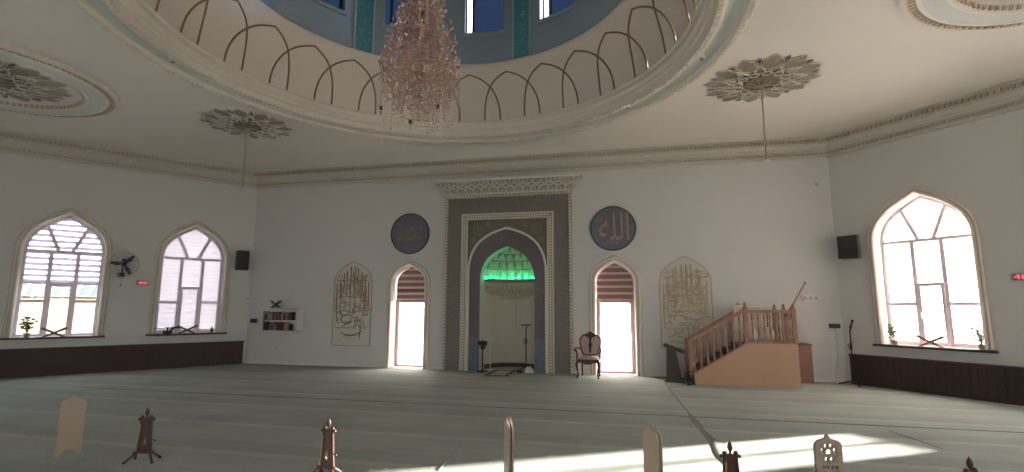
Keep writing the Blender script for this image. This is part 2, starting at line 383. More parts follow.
mb = MB(); mb.add([(p[0], p[1], 0) for p in POLY][::-1], [tuple(range(NP))]); mb.add([(p[0], p[1], -0.1) for p in POLY], [tuple(range(NP))])
floor = tag(mb.build('floor', CARPET), kind='structure')
mb = MB(); mb.box(-.65, .65, -.01, .34, -.05, .001); mb.lathe([(.001, 0), (.65, 0), (.65, -.05)], 24, (0, .34, 0.001), 0, pi); mb.build('niche_floor', CARPET, floor)
for sx_ in (-2.46, 2.46): mb = MB(); mb.box(sx_ - .42, sx_ + .42, -.01, .45, -.05, .012); mb.build('door_threshold', TRIMW, floor)
mb = MB(); mb.box(-6.9, 10.2, -4.085, -4.070, 0.0005, 0.004)
mb.build('carpet_seam', mat('seam_dark', (0.05, 0.055, 0.05), 0.9, noise=0.2), floor)
mb = MB()
for a, b in (((5.75, -4.35), (5.89, -5.12)), ((1.02, -7.0), (0.95, -6.2)), ((-2.6, -5.6), (-3.1, -6.1)), ((2.15, -5.9), (2.2, -5.5))):
    mb.tube([(a[0], a[1], 0.0), ((a[0] + b[0]) / 2, (a[1] + b[1]) / 2, 0.004), (b[0], b[1], 0.0)], 0.008, 6)
mb.build('carpet_crease', CARPET, floor, smooth=True)

# ceiling with the round opening under the dome
DC = Vector((0, -5.0625)); R1 = 4.36
ci = inset(0.20); NR_ = 180; NS_ = 14; vs = []; fs = []
def wall_dist(p):
    return min(abs((p - Vector(POLY[i])).cross((Vector(POLY[(i + 1) % NP]) - Vector(POLY[i])).normalized())) for i in range(NP))
def ray_poly(o, d):
    best = 99
    for i in range(NP):
        a = ci[i]; e = ci[(i + 1) % NP] - a; den = d.cross(e)
        if abs(den) < 1e-9: continue
        t = (a - o).cross(e) / den; u = (a - o).cross(d) / den
        if t > 0 and -1e-6 <= u <= 1 + 1e-6: best = min(best, t)
    return best
angs = sorted([2 * pi * k / NR_ for k in range(NR_)] + [atan2(p.y - DC.y, p.x - DC.x) % (2 * pi) for p in ci]); NR_ = len(angs)
for a_ in angs:
    d = Vector((cos(a_), sin(a_))); far = ray_poly(DC, d)
    for j in range(NS_ + 1):
        q = DC + d * (R1 + (far - R1) * (j / NS_) ** .6); e = (q - DC).length - R1; w_ = wall_dist(q) - .2
        t = 1.0 if e < 1e-4 else min(1, max(0, w_) / min(max(0, w_) + e, 1.8)); vs.append((q.x, q.y, 5.0 + .265 * (1 - (1 - t) ** 2)))
for i in range(NR_):
    i2 = (i + 1) % NR_
    for j in range(NS_): fs.append((i * (NS_ + 1) + j, i2 * (NS_ + 1) + j, i2 * (NS_ + 1) + j + 1, i * (NS_ + 1) + j + 1))
mb = MB(); mb.add(vs, fs); ceiling = tag(mb.build('ceiling', CEIL, smooth=True), kind='structure')
# cove and cornice round the room
mb = MB(); room_sweep(mb, [(0, 4.60), (0.03, 4.60), (0.035, 4.64), (0.06, 4.65), (0.06, 4.71), (0.085, 4.715), (0.085, 4.75), (0.10, 4.77), (0.105, 4.80), (0.13, 4.84), (0.165, 4.86), (0.17, 4.885),
                           (0.18, 4.89), (0.18, 4.955), (0.225, 4.96), (0.23, 5.00), (0.20, 5.01)])
corn = tag(mb.build('trim_1', CORN), kind='structure')
def dentils(z0, z1, dep0, dep1, pitch, wd):
    mb = MB()
    A = inset(dep0)
    for i in (7, 0, 1):
        a = A[i]; b = A[(i + 1) % NP]; d = b - a; ln = d.length; t = d.normalized(); nrm = Vector((t.y, -t.x)); n = int(ln / pitch)
        for k in range(n):
            s = (k + .5) * ln / n; q = a + t * s; e = nrm * (dep1 - dep0); w = t * wd / 2
            P = [q - w, q + w, q + w + e, q - w + e]
            mb.add([(p.x, p.y, z) for z in (z0, z1) for p in P], [(0, 1, 2, 3), (4, 7, 6, 5), (0, 4, 5, 1), (1, 5, 6, 2), (2, 6, 7, 3), (3, 7, 4, 0)])
    return mb
dentils(4.895, 4.955, 0.18, 0.228, 0.082, 0.05).build('dentil_row', DENT, corn)
dentils(4.66, 4.70, 0.06, 0.085, 0.082, 0.05).build('dentil_row', DENT, corn)

# ------------------------------------------------------------ dome
dome = thing('dome', 'round dome opening with cream arcaded band and blue grey drum', 'dome', (DC.x, DC.y, 0), kind='structure')
mb = MB(); N = 144
mb.lathe([(4.40, 5.265), (4.395, 5.20), (4.37, 5.185), (4.31, 5.185), (4.285, 5.20), (4.27, 5.245)], N); mb.build('outer_ring_moulding', CREAM, dome, smooth=False)
mb = MB(); mb.lathe([(4.27, 5.245), (4.22, 5.285), (4.15, 5.30), (4.08, 5.285), (4.05, 5.245)], N); mb.build('cove_band', COVEBLUE, dome, smooth=True)
mb = MB(); mb.lathe([(4.05, 5.245), (4.04, 5.20), (4.00, 5.19), (3.93, 5.21), (3.915, 5.25), (3.90, 5.30), (3.86, 5.32), (3.85, 5.36), (3.80, 5.40), (3.79, 5.47), (3.76, 5.49)], N)
mb.build('inner_ring_moulding', CREAM, dome)
mb = MB()
for k in range(300):
    a = 2 * pi * k / 300; R = Matrix.Rotation(a, 3, 'Z'); mb.cbox(R @ Vector((3.955, 0, 5.19)), 0.055, 0.05, 0.03, R)
    mb.cbox(R @ Vector((4.345, 0, 5.176)), 0.045, 0.045, 0.02, R)
mb.build('bead_row', CREAM, dome)
cone = [(3.76, 5.49), (3.745, 5.60), (3.71, 5.76), (3.65, 5.92), (3.57, 6.06), (3.47, 6.20), (3.36, 6.33), (3.25, 6.43), (3.16, 6.50)]
mb = MB(); mb.lathe(cone + [(3.17, 6.53), (3.25, 6.54)], N); mb.build('arcaded_band', CREAM2, dome, smooth=True)
def cone_r(z):
    for (r0_, z0_), (r1_, z1_) in zip(cone, cone[1:]):
        if z0_ <= z <= z1_: return r0_ + (r1_ - r0_) * (z - z0_) / (z1_ - z0_)
    return 3.4
mb = MB(); NA = 26
for k in range(NA):
    ac = -0.5 + 6.92 + 13.846 * k
    hwa = 9.6; pts = []
    A = arch(hwa, 0, 5.50, 6.36, 12, bottom=False, rnd=True)
    for dx, z in A:
        ang = RAD(ac + dx); r = cone_r(z) - 0.008; pts.append((r * sin(ang), r * cos(ang), z))
    mb.tube(pts, 0.017, 6)
mb.build('arch_tracery', mat('arcade_brown_line', (0.25, 0.175, 0.10), 0.5, noise=0.2), dome, smooth=True)
def wedge(mb, a0, a1, ra, rb, z0, z1, da=3.0):
    n = max(1, int(round((a1 - a0) / da)))
    for i in range(n):
        u = RAD(a0 + (a1 - a0) * i / n); v = RAD(a0 + (a1 - a0) * (i + 1) / n)
        P = [(r * sin(a), r * cos(a), z) for z in (z0, z1) for r, a in ((ra, u), (ra, v), (rb, v), (rb, u))]
        mb.add(P, [(0, 1, 2, 3), (4, 7, 6, 5), (0, 4, 5, 1), (2, 6, 7, 3)] + ([(3, 7, 4, 0)] if i == 0 else []) + ([(1, 5, 6, 2)] if i == n - 1 else []))
DR0, DR1 = 3.22, 3.50; WA = 7.6; WZ0, WZ1 = 7.25, 8.7; WOFF = -1.6
mb = MB(); wedge(mb, 0, 360, DR0, DR1, 6.5, WZ0); wedge(mb, 0, 360, DR0, DR1, WZ1, 9.4)
for k in range(12): wedge(mb, WOFF + 30 * k + WA, WOFF + 30 * (k + 1) - WA, DR0, DR1, WZ0, WZ1)
mb.build('drum', BLUEGREY, dome)
mb = MB(); mb.lathe([(3.22 * cos(t * pi / 2 / 16), 9.4 + 3.0 * sin(t * pi / 2 / 16)) for t in range(16)] + [(0.01, 12.4)], 72); mb.build('dome_cap', COVEBLUE, dome, smooth=True)
for k in range(12):
    mb = MB(); c0 = WOFF + 15 + 30 * k
    wedge(mb, c0 - 3.2, c0 + 3.2, DR0 - 0.03, DR0, 6.54, 9.3, 1.6)
    p = mb.build('tile_pilaster', TEAL, dome) if k % 2 == 0 else None
    mb = MB(); wedge(mb, c0 - 3.55, c0 - 3.15, DR0 - 0.04, DR0, 6.54, 9.3); wedge(mb, c0 + 3.15, c0 + 3.55, DR0 - 0.04, DR0, 6.54, 9.3)
    if p: mb.build('border_strip', TRIMW, p)
    c1 = WOFF + 30 * k; mb = MB()
    wedge(mb, c1 - WA - .9, c1 - WA, DR0 - 0.03, DR0 + .02, WZ0 - .08, WZ1 + .05); wedge(mb, c1 + WA, c1 + WA + .9, DR0 - 0.03, DR0 + .02, WZ0 - .08, WZ1 + .05)
    wedge(mb, c1 - WA, c1 + WA, DR0 - 0.03, DR0 + .02, WZ0 - .08, WZ0); fr = mb.build('window_surround', BLUEGREY, dome)
    mb = MB(); wedge(mb, c1 - WA, c1 - WA + .5, DR0 + .12, DR0 + .18, WZ0, WZ1); wedge(mb, c1 + WA - .6, c1 + WA, DR0 + .12, DR0 + .18, WZ0, WZ1)
    wedge(mb, c1 - WA, c1 + WA, DR0 + .12, DR0 + .18, WZ0, WZ0 + .04); wedge(mb, c1 - WA, c1 + WA, DR0 + .12, DR0 + .18, WZ1 - .04, WZ1)
    wedge(mb, c1 - WA + 2.3, c1 - WA + 3.1, DR0 + .12, DR0 + .18, WZ0, WZ1)
    if k in (0, 1): pass
    mb.build('window_frame', DKFRAME, fr)
    mb = MB(); wedge(mb, c1 - WA + 3.1, c1 + WA - .6, DR0 + .145, DR0 + .155, WZ0, WZ1); mb.build('blue_pane', BLUEGL, fr)
    mb = MB(); wedge(mb, c1 - WA + .5, c1 - WA + 2.3, DR0 + .145, DR0 + .155, WZ0, WZ1)
    mb.build('side_pane', GLASS if k in (0, 1) else BLUEGL, fr)

# ------------------------------------------------------------ windows with blinds and sills
PORTALS = []
def portal(frame, x, w, z0, z1, y=0.36):
    l = bpy.data.lights.new('window_daylight', 'AREA'); l.shape = 'RECTANGLE'; l.size = w; l.size_y = z1 - z0; l.energy = 1
    l.cycles.is_portal = True
    o = bpy.data.objects.new('window_daylight', l); COL.objects.link(o); q = frame.p(x, y, (z0 + z1) / 2); o.location = q
    d = Vector((-frame.y.x, -frame.y.y, 0)); o.rotation_euler = d.to_track_quat('-Z', 'Y').to_euler()
def bar(mb, a, b, w, y0, y1):
    a = Vector(a); b = Vector(b); t = (b - a).normalized(); n = Vector((-t.y, t.x)) * w / 2
    mb.plate([tuple(a - n), tuple(b - n), tuple(b + n), tuple(a + n)], (), y0, y1)
def window(num, frame, x, D, simple=False, flip=False):
    w = thing('window_%d' % num, None, None, frame.p(x), frame.th, kind='structure')
    hw, z0, sp, ap = D['hw'], D['z0'], D['sp'], D['ap']
    A = arch(hw, z0, sp, ap)
    mb = MB(); mb.sweep(A, [(-.115, 0), (-.115, .03), (-.095, .055), (-.07, .035), (-.05, .04), (-.035, .06), (-.02, .05), (0.0, .02), (0, -.03), (-.02, -.03), (-.02, 0)])
    wt = mb.build('window_trim', CREAM, w); mb = MB(); mb.sweep(A, [(-.122, 0), (-.122, .018), (-.110, .030), (-.108, 0)]); mb.sweep(A, [(-.078, .03), (-.078, .044), (-.066, .044), (-.066, .03)]); mb.build('trim_line', PINKT, wt)
    mb = MB(); y0, y1 = 0.20, 0.26
    mb.sweep(A, [(0, -y0), (.06, -y0), (.06, -y1), (0, -y1)])
    mb.box(-hw, hw, y0, y1, z0, z0 + .05)
    mb.box(-hw, hw, y0 - .01, y1 - .005, sp - .03, sp + .03)
    for sgn in (-1, 1):
        bar(mb, (sgn * .11, sp), (sgn * .36, arch_z(hw, sp, ap, .36)), .065, y0 + .002, y1 - .002)
        bar(mb, (sgn * .225, z0), (sgn * .225, sp), .07, y0 + .004, y1 - .004)
        if not simple: mb.box(min(sgn * .225, sgn * hw), max(sgn * .225, sgn * hw), y0 + .006, y1 - .006, 1.515, 1.575)
    if not simple: mb.box(-.225, .225, y0 - .015, y1 + .01, 1.86, 1.92)
    if not simple: mb.box(-.20, -.155, y0 - .014, y1 - .003, z0, 1.87); mb.box(.155, .20, y0 - .014, y1 - .003, z0, 1.87)
    fr = mb.build('window_frame', MAUVE, w)
    mb = MB(); mb.box(-.185, -.17, y0 - .05, y0 - .01, 1.28, 1.40); mb.build('window_handle', WHITEP, fr)
    mb = MB(); mb.plate(A, (), .235, .241); mb.build('window_glass', GLASS, w)
    mb = MB(); mb.box(-hw - .16, hw + .16, -.10, .20, z0 - .045, z0 - .005); mb.build('window_sill', SILLW, w)
    portal(frame, x, hw * 2, z0, ap)
    return w
def blind(frame, x, D, zb, m_, label, xs=None, group=None):
    hw, z0, sp, ap = D['hw'] - .012, D['z0'], D['sp'], D['ap'] - .015
    q = frame.p(x); t = thing('roller_blind', label, 'blind', (q[0], q[1], zb), frame.th, group or 'window roller blinds')
    xa, xb = xs or (-hw, hw)
    mb = MB()
    if xs is None: mb.plate(arch(hw, zb, sp, ap), (), .222, .225)
    else:
        pts = [(xa, zb), (xb, zb)] + [(xb + (xa - xb) * i / 10, arch_z(hw, sp, ap, xb + (xa - xb) * i / 10)) for i in range(11)]
        mb.plate(pts, (), .222, .225)
    mb.v = [(a, b, c - zb) for a, b, c in mb.v]
    mb.build('fabric', m_, t)
    mb = MB(); mb.box(xa + .01, xb - .01, .215, .230, -0.02, .012); mb.build('bottom_rail', WHITEP, t)
    return t
window(1, LW, LWX[0], WIN); window(2, LW, LWX[1], WIN); window(3, RW, RWX[0], WINR); window(4, RW, RWX[1], WINR, simple=True)  # last one is unseen, crossbars left out so the sun patch stays unbroken
nw = 5
for fr_, wins in side_frames:
    for x in wins: window(nw, fr_, x, WINR); nw += 1
blind(LW, LWX[0], WIN, 0.86, BLINDF, 'white banded roller blind lowered to the sill of the left window beside the loudspeaker')
blind(LW, LWX[1], WIN, 1.93, BLIND, 'white striped roller blind half lowered in the leftmost window')
blind(RW, RWX[0], WINR, 0.86, BLINDR, 'bright sunlit white roller blind filling the window on the right wall')
blind(RW, RWX[1], WINR, 0.86, BLINDR, 'white roller blind added over one column of the unseen right window, narrowing the sun patch', xs=(.24, .688))  # unseen blind added to narrow the sun patch on the carpet

# ------------------------------------------------------------ doors
def door(num, x, side):
    d = thing('door_%d' % num, None, None, (x, 0, 0), 0, kind='structure')
    hw, sp, ap = DOOR['hw'], DOOR['sp'], DOOR['ap']; A = arch(hw, 0.0, sp, ap)
    mb = MB(); mb.sweep(A, [(-.135, 0), (-.135, .028), (-.11, .05), (-.07, .035), (-.045, .055), (-.02, .055), (0, .02), (0, -.02), (-.02, -.02), (-.02, 0)])
    dt = mb.build('door_trim', CREAM, d); mb = MB(); mb.sweep(A, [(-.142, 0), (-.142, .020), (-.122, .032), (-.118, 0)]); mb.sweep(A, [(-.078, .03), (-.078, .048), (-.064, .048), (-.064, .03)]); mb.build('trim_line', PINKT, dt)
    mb = MB(); y0, y1 = .24, .30
    mb.sweep(A, [(0, -y0), (.045, -y0), (.045, -y1), (0, -y1)]); mb.box(-hw, hw, y0 - .01, y1, 1.60, 1.66); mb.build('door_frame', REDWOOD, d)
    mb = MB(); mb.sweep([(hw - .05, .02), (hw - .05, 1.60), (-hw + .05, 1.60), (-hw + .05, .02)], [(-.02, -y0 + .01), (.04, -y0 + .01), (.04, -y1 + .01), (-.02, -y1 + .01)], closed=True)
    leaf = mb.build('door_leaf', REDWOOD, d)
    mb = MB(); mb.box(-hw + .08, hw - .08, .262, .268, .05, 1.57); mb.build('frosted_pane', FROST, leaf)
    mb = MB(); mb.tube([(hw - .075, y0 - .01, .80), (hw - .075, y0 - .05, .80), (hw - .14, y0 - .05, .80)], .008, 8); mb.box(hw - .088, hw - .062, y0 - .016, y0 - .005, .72, .88); mb.build('door_handle', WHITEP, leaf)
    mb = MB(); mb.plate(arch(hw - .03, 1.66, sp, ap - .03), (), .268, .272); mb.build('transom_glass', GLASS, d)
    portal(FR, x, hw * 2, 0, ap, .37)
    # banded blind in front of the transom
    b = thing('banded_blind', 'brown and mauve banded blind in the arched top of the %s door' % side, 'blind', (x, 0, 1.66), 0)
    mb = MB(); mb2 = MB(); z = 1.652; k = 0
    while z < ap - .05:
        h = .095 if k % 2 == 0 else .055; z1 = min(z + h, ap - .035); w0 = hw - .02
        def wz(zz):
            if zz <= sp: return w0
            lo, hi = 0, w0
            for _ in range(24):
                m_ = (lo + hi) / 2
                if arch_z(hw - .02, sp, ap - .02, m_) > zz: lo = m_
                else: hi = m_
            return lo
        pts = [(-wz(z), z - 1.66), (wz(z), z - 1.66), (wz(z1), z1 - 1.66), (-wz(z1), z1 - 1.66)]
        yy = .20 if k % 2 == 0 else .206
        (mb if k % 2 == 0 else mb2).plate(pts, (), yy, yy + .004); z = z1; k += 1
    mb.build('dark_band', BROWNBL, b); mb2.build('light_band', sheetm, b)
sheetm = sheet('mauve_sheer_band', (0.50, 0.38, 0.38), 0.12, 0.0)
door(1, -2.46, 'left'); door(2, 2.46, 'right')

# ------------------------------------------------------------ dark panelling and radiators covers along the side walls
def wains(n, frame, x0, x1):
    t = thing('baseboard_%s' % n, None, None, (frame.o.x, frame.o.y, 0), frame.th, kind='structure')
    mb = MB(); mb.box(x0, x1, -.10, 0, 0.0, .545); 
    mb.build('panelling', DARKWOOD, t)
    mb = MB(); k = x0 + .02
    while k < x1 - .06: mb.box(k, k + .085, -.112, -.10, .05, .50); k += .11
    mb.build('vertical_slats', DARKWOOD, t)
    mb = MB(); mb.box(x0 - .01, x1 + .01, -.125, 0, .545, .575); mb.build('top_ledge', SILLW, t)
wains('left', LW, -LEN, -.08); wains('right', RW, .14, LEN)
mb = MB(); mb.box(-W + .02, -3.0, -.02, 0, 0, .06); mb.box(-1.92, -1.55, -.02, 0, 0, .06); mb.box(1.55, 1.92, -.02, 0, 0, .06); mb.box(3.0, W - .02, -.02, 0, 0, .06)
tag(mb.build('baseboard_front', CREAM), kind='structure')

# ------------------------------------------------------------ mihrab
mih = thing('mihrab', 'tall prayer niche with patterned brown frame, white carved crown and green lit semi-dome', 'prayer niche', (0, 0, 0))
def U(hw, zt): return [(hw, 0.0), (hw, zt), (-hw, zt), (-hw, 0.0)]
mb = MB(); mb.plate([(-1.46, 0), (-1.10, 0), (-1.10, 3.65), (1.10, 3.65), (1.10, 0), (1.46, 0), (1.46, 4.06), (-1.46, 4.06)], (), -.05, 0)
mb.build('mosaic_surround', MOSAIC, mih)
mb = MB(); mb.sweep(U(1.455, 4.055), [(-.075, 0), (-.075, .07), (-.06, .085), (-.015, .085), (0, .07), (0, 0)])
mo = mb.build('outer_moulding', TAN, mih)
mb = MB()
z = .04
while z < 4.1:
    for s in (-1, 1): mb.ball((s * 1.4925, -.085, z), .03, 6)
    z += .075
x = -1.46
while x < 1.47: mb.ball((x, -.085, 4.0925), .03, 6); x += .075
mb.build('bead_row', TRIMW, mo)
mb = MB(); mb.sweep(U(.96, 3.52), [(-.15, 0), (-.15, .08), (-.135, .10), (-.115, .075), (-.035, .075), (-.015, .10), (0, .08), (0, 0)])
io = mb.build('inner_moulding', TRIMW, mih)
mb = MB(); mb.sweep(U(.96, 3.52), [(-.115, .074), (-.115, .080), (-.035, .080), (-.035, .074)]); mb.build('ornament_ground', TAN, io)
mb = MB(); k = 0; z = .06
while z < 3.58:
    for s in (-1, 1):
        R = Matrix.Rotation(RAD(45), 3, 'Y'); mb.cbox((s * 1.035, -.083, z), .040, .030, .040, R)
    z += .062
x = -1.0
while x < 1.01: mb.cbox((x, -.083, 3.595), .038, .022, .038, Matrix.Rotation(RAD(45), 3, 'Y')); x += .062
mb.build('carved_ornament', TRIMW, io)
OA = dict(hw=.925, sp=2.22, ap=3.30)
top = arch(.925, 0, 2.22, 3.30, bottom=False, rnd=.9)
mb = MB(); mb.plate([(.96, 2.1)] + [(.96, 3.52), (-.96, 3.52), (-.96, 2.1), (-.925, 2.1)] + top[::-1] + [(.925, 2.1)], (), -.05, 0); mb.build('spandrel', OLIVE, mih)
for s in (-1, 1):
    mb = MB()
    for (cx, cz, r) in ((.70, 3.28, .12), (.45, 3.40, .07), (.82, 3.02, .07)):
        mb.tube([(s * cx + r * cos(a * pi / 8), -.055, cz + r * sin(a * pi / 8)) for a in range(16)], .008, 6, closed=True)
        for q in range(6):
            a = q * pi / 3; mb.tube([(s * cx, -.055, cz), (s * cx + r * .8 * cos(a), -.055, cz + r * .8 * sin(a))], .006, 5)
    mb.build('spandrel_ornament', mat('dim_olive_relief', (0.22, 0.20, 0.14), 0.5, noise=0.2), mih)
mb = MB(); mb.sweep(arch(.925, 0.0, 2.22, 3.30, rnd=.9), [(-.03, 0), (-.03, .09), (0, .10), (.02, .085), (.02, 0)]); mb.build('arch_moulding', TRIMW, mih)
mb = MB(); o_ = arch(.915, 0, 2.22, 3.29, rnd=.9); i_ = arch(.655, 0, 2.05, 2.88, rnd=.6); mb.plate(o_ + i_[::-1], (), -.04, 0.0)
mb.build('arch_band', MOSAIC2, mih)
for s in (-1, 1): mb = MB(); mb.box(min(s * .655, s * .905), max(s * .655, s * .905), -.055, -.035, 0, .74); mb.build('marble_plinth', MARBLE, mih)
# crown
mb = MB()
def xflare(z0, w0, d0, z1, w1, d1):
    mb.add([(-w0, 0, z0), (-w0, -d0, z0), (w0, -d0, z0), (w0, 0, z0), (-w1, 0, z1), (-w1, -d1, z1), (w1, -d1, z1), (w1, 0, z1)],
           [(0, 1, 2, 3), (7, 6, 5, 4), (0, 4, 5, 1), (1, 5, 6, 2), (2, 6, 7, 3)])
xflare(4.13, 1.56, .10, 4.17, 1.57, .12); xflare(4.425, 1.76, .26, 4.47, 1.78, .28)
cr = mb.build('crown', TRIMW, mih)
mb = MB(); xflare(4.17, 1.50, .03, 4.425, 1.64, .10); mb.build('crown_ground', DENT, cr)  # darker tan puts the shade of the lattice gaps into the colour
mb = MB(); nu = 16
for k in range(nu):
    u0 = -1 + 2 * k / nu; u1 = -1 + 2 * (k + 1) / nu; um = (u0 + u1) / 2
    def P(u, t): w = 1.57 + .17 * t; return (u * w, -(.12 + .12 * t), 4.17 + .25 * t)
    mb.tube([P(u0, 0), P(u0, .25), P(u0 + .3 * (um - u0), .42), P(um, .52), P(u1 - .3 * (u1 - um), .42), P(u1, .25), P(u1, 0)], .026, 6)
    mb.tube([P(um, .52), P(u0, .78), P(u0, 1)], .024, 6); mb.tube([P(um, .52), P(u1, .78), P(u1, 1)], .024, 6); mb.tube([P(um, .75), P(um, 1.0)], .028, 6)
    mb.ball(P(um, .12), .022, 6)
mb.build('pierced_lattice', TRIMW, cr)
# niche interior
NR = .655
mb = MB(); mb.lathe([(NR + .01, 0), (NR + .01, 2.15)], 40, (0, .34, 0), 0, pi); 
mb.build('niche_wall', mat('niche_cream', (0.60, 0.54, 0.46), 0.6, noise=0.06), mih, smooth=False)
mb = MB(); mb.lathe([(NR + .2, 2.15)] + [((NR + .01) * cos(t * pi / 2 / 10), 2.17 + .80 * sin(t * pi / 2 / 10)) for t in range(10)] + [(0.01, 2.97)], 32, (0, .34, 0), 0, pi)
mb.build('niche_vault', CREAM, mih)
mb = MB(); mb.lathe([(NR + .012, .0), (NR - .03, .0), (NR - .03, .085), (NR + .012, .095)], 32, (0, .34, 0), 0, pi); mb.build('niche_base', RUGD, mih)
mb = MB(); mb.lathe([(NR, 2.06), (NR - .035, 2.08), (NR - .035, 2.11), (NR - .10, 2.12), (NR - .10, 2.155), (NR - .09, 2.155), (NR - .09, 2.13), (NR, 2.13)], 36, (0, .34, 0), 0, pi)
led = mb.build('light_ledge', GOLDP, mih)
mb = MB()
for k in range(36):
    a = (k + .5) * pi / 36; R = Matrix.Rotation(a, 3, 'Z'); mb.cbox(R @ Vector((NR - .045, 0, 2.095)) + Vector((0, .34, 0)), .02, .03, .028, R)
mb.build('dentil_band', GOLD, led)
mb = MB(); mb.tube([((NR - .065) * cos(a * pi / 30), .34 + (NR - .065) * sin(a * pi / 30), 2.150) for a in range(31)], .008, 6); mb.build('green_light_strip', GREENLED, led)
for tier, (r_, z0, h, n) in enumerate(((.655, 2.15, .235, 9), (.56, 2.385, .20, 8), (.43, 2.585, .17, 6), (.28, 2.755, .13, 5))):
    mb = MB(); gr = MB()
    for k in range(n):
        am = pi * (k + .5) / n; ha = pi / n / 2; rad = r_ * ha * .92; C0 = Vector((r_ * cos(am), .34 + r_ * sin(am), z0)); out = Vector((cos(am), sin(am), 0)); tg = Vector((-sin(am), cos(am), 0)); rows = []
        for j in range(7):
            t = j / 6; wv = sqrt(max(0.02, 1 - t ** 2.2)); row = []
            for i in range(7):
                u = i / 6 * 2 - 1; depth = (1 - u * u) * .45 * rad * 1.3 * wv
                p_ = C0 + tg * (u * rad * wv) + out * (-.02 + -depth) * (1) - out * (.05 * t * t) + Vector((0, 0, h * t)); row.append(tuple(p_))
            rows.append(row)
        mb.add([p for r in rows for p in r], [(j * 7 + i, j * 7 + i + 1, (j + 1) * 7 + i + 1, (j + 1) * 7 + i) for j in range(6) for i in range(6)])
    mb.build('muqarnas_tier', CREAM, mih)
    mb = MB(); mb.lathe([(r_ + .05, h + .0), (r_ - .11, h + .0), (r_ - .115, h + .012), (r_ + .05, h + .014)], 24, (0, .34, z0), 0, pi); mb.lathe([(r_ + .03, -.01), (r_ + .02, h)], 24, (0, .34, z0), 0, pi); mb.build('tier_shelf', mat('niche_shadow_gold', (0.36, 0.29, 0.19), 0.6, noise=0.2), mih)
# scripts inside the niche
def squiggle(rng, x0, x1, z0, z1, n, r, fn, mb, nv=None):
    """a band of flowing script: uprights, bowls, loops and dots between x0..x1, z0..z1"""
    w = (x1 - x0) / n
    for k in range(n):
        cx = x0 + (k + .5) * w; h = z1 - z0; ty = rng.random()
        if ty < .45: mb.tube([fn(cx, z0 + .2 * h), fn(cx + .06 * w, z0 + .6 * h), fn(cx, z1)], [r * .8, r, r * .7], 5)
        if ty > .3:
            a = [(cx + .6 * w * cos(t), z0 + .33 * h + .28 * h * sin(t)) for t in [pi + i * pi / 6 for i in range(7)]]; mb.tube([fn(*p) for p in a], [r * .5, r, r * 1.2, r * 1.3, r * 1.1, r * .8, r * .5], 5)
        if .5 < ty < .85:
            a = [(cx + .28 * w * cos(t), z0 + .6 * h + .16 * h * sin(t)) for t in [i * pi / 4 for i in range(8)]]; mb.tube([fn(*p) for p in a], r * .8, 5, closed=True)
        p = fn(cx + rng.uniform(-.3, .3) * w, z0 + rng.uniform(.05, .95) * h); mb.ball(p, r * 1.2, 6)
rng = random.Random(3)
def fnn(a, z): return ((NR - .004) * sin(a), .34 + (NR - .004) * cos(a), z)
mb = MB(); squiggle(rng, -1.45, 1.45, 1.80, 2.01, 20, .009, fnn, mb); squiggle(rng, -1.3, 1.3, 1.80, 2.00, 15, .009, fnn, mb); squiggle(rng, -1.0, 1.0, 1.74, 1.92, 13, .009, fnn, mb); squiggle(rng, -.6, .6, 1.66, 1.80, 8, .008, fnn, mb)
mb.build('script_frieze', GOLDP, mih, smooth=True)
mb = MB()
for k in range(9): z = 1.02 + k * .066; mb.ball((.0, .34 + NR - .004, z), .014, 6); mb.tube([(-.02, .34 + NR - .004, z + .02), (.0, .34 + NR - .004, z + .035), (.02, .34 + NR - .004, z + .02)], .005, 5)
mb.build('script_pendant', GOLDP, mih)

# ------------------------------------------------------------ calligraphy on the wall
def glyph(body, size, ext, font_shear=0):
    c = bpy.data.curves.new('script', 'FONT'); c.body = body; c.size = size; c.extrude = ext; c.align_x = 'CENTER'; c.resolution_u = 4; c.shear = font_shear
    o = bpy.data.objects.new('script', c); COL.objects.link(o); bpy.context.view_layer.update()
    me = bpy.data.meshes.new_from_object(o); vs = [tuple(v.co) for v in me.vertices]; fs = [tuple(p.vertices) for p in me.polygons]
    COL.objects.unlink(o); bpy.data.objects.remove(o)
    mb = MB()
    if vs:
        cx = (min(v[0] for v in vs) + max(v[0] for v in vs)) / 2; cy = (min(v[1] for v in vs) + max(v[1] for v in vs)) / 2
        mb.add([(v[0] - cx, -v[2], v[1] - cy) for v in vs], fs)
    return mb
def scaled(mb, sx, sz, dx=0, dz=0, dy=0):
    o = MB(); o.v = [(v[0] * sx + dx, v[1] + dy, v[2] * sz + dz) for v in mb.v]; o.f = list(mb.f); o.mi = list(mb.mi); return o
ALLAH = '\uFEEA\uFEE0\uFEDF\uFE8D'; MUH = '\uFEAA\uFEE4\uFEA4\uFEE3'
def fit(mb, w, h, dx, dz, dy):
    xs = [v[0] for v in mb.v]; zs = [v[2] for v in mb.v]; sx = w / (max(xs) - min(xs)); sz = h / (max(zs) - min(zs)); return scaled(mb, sx, sz, dx, dz, dy)
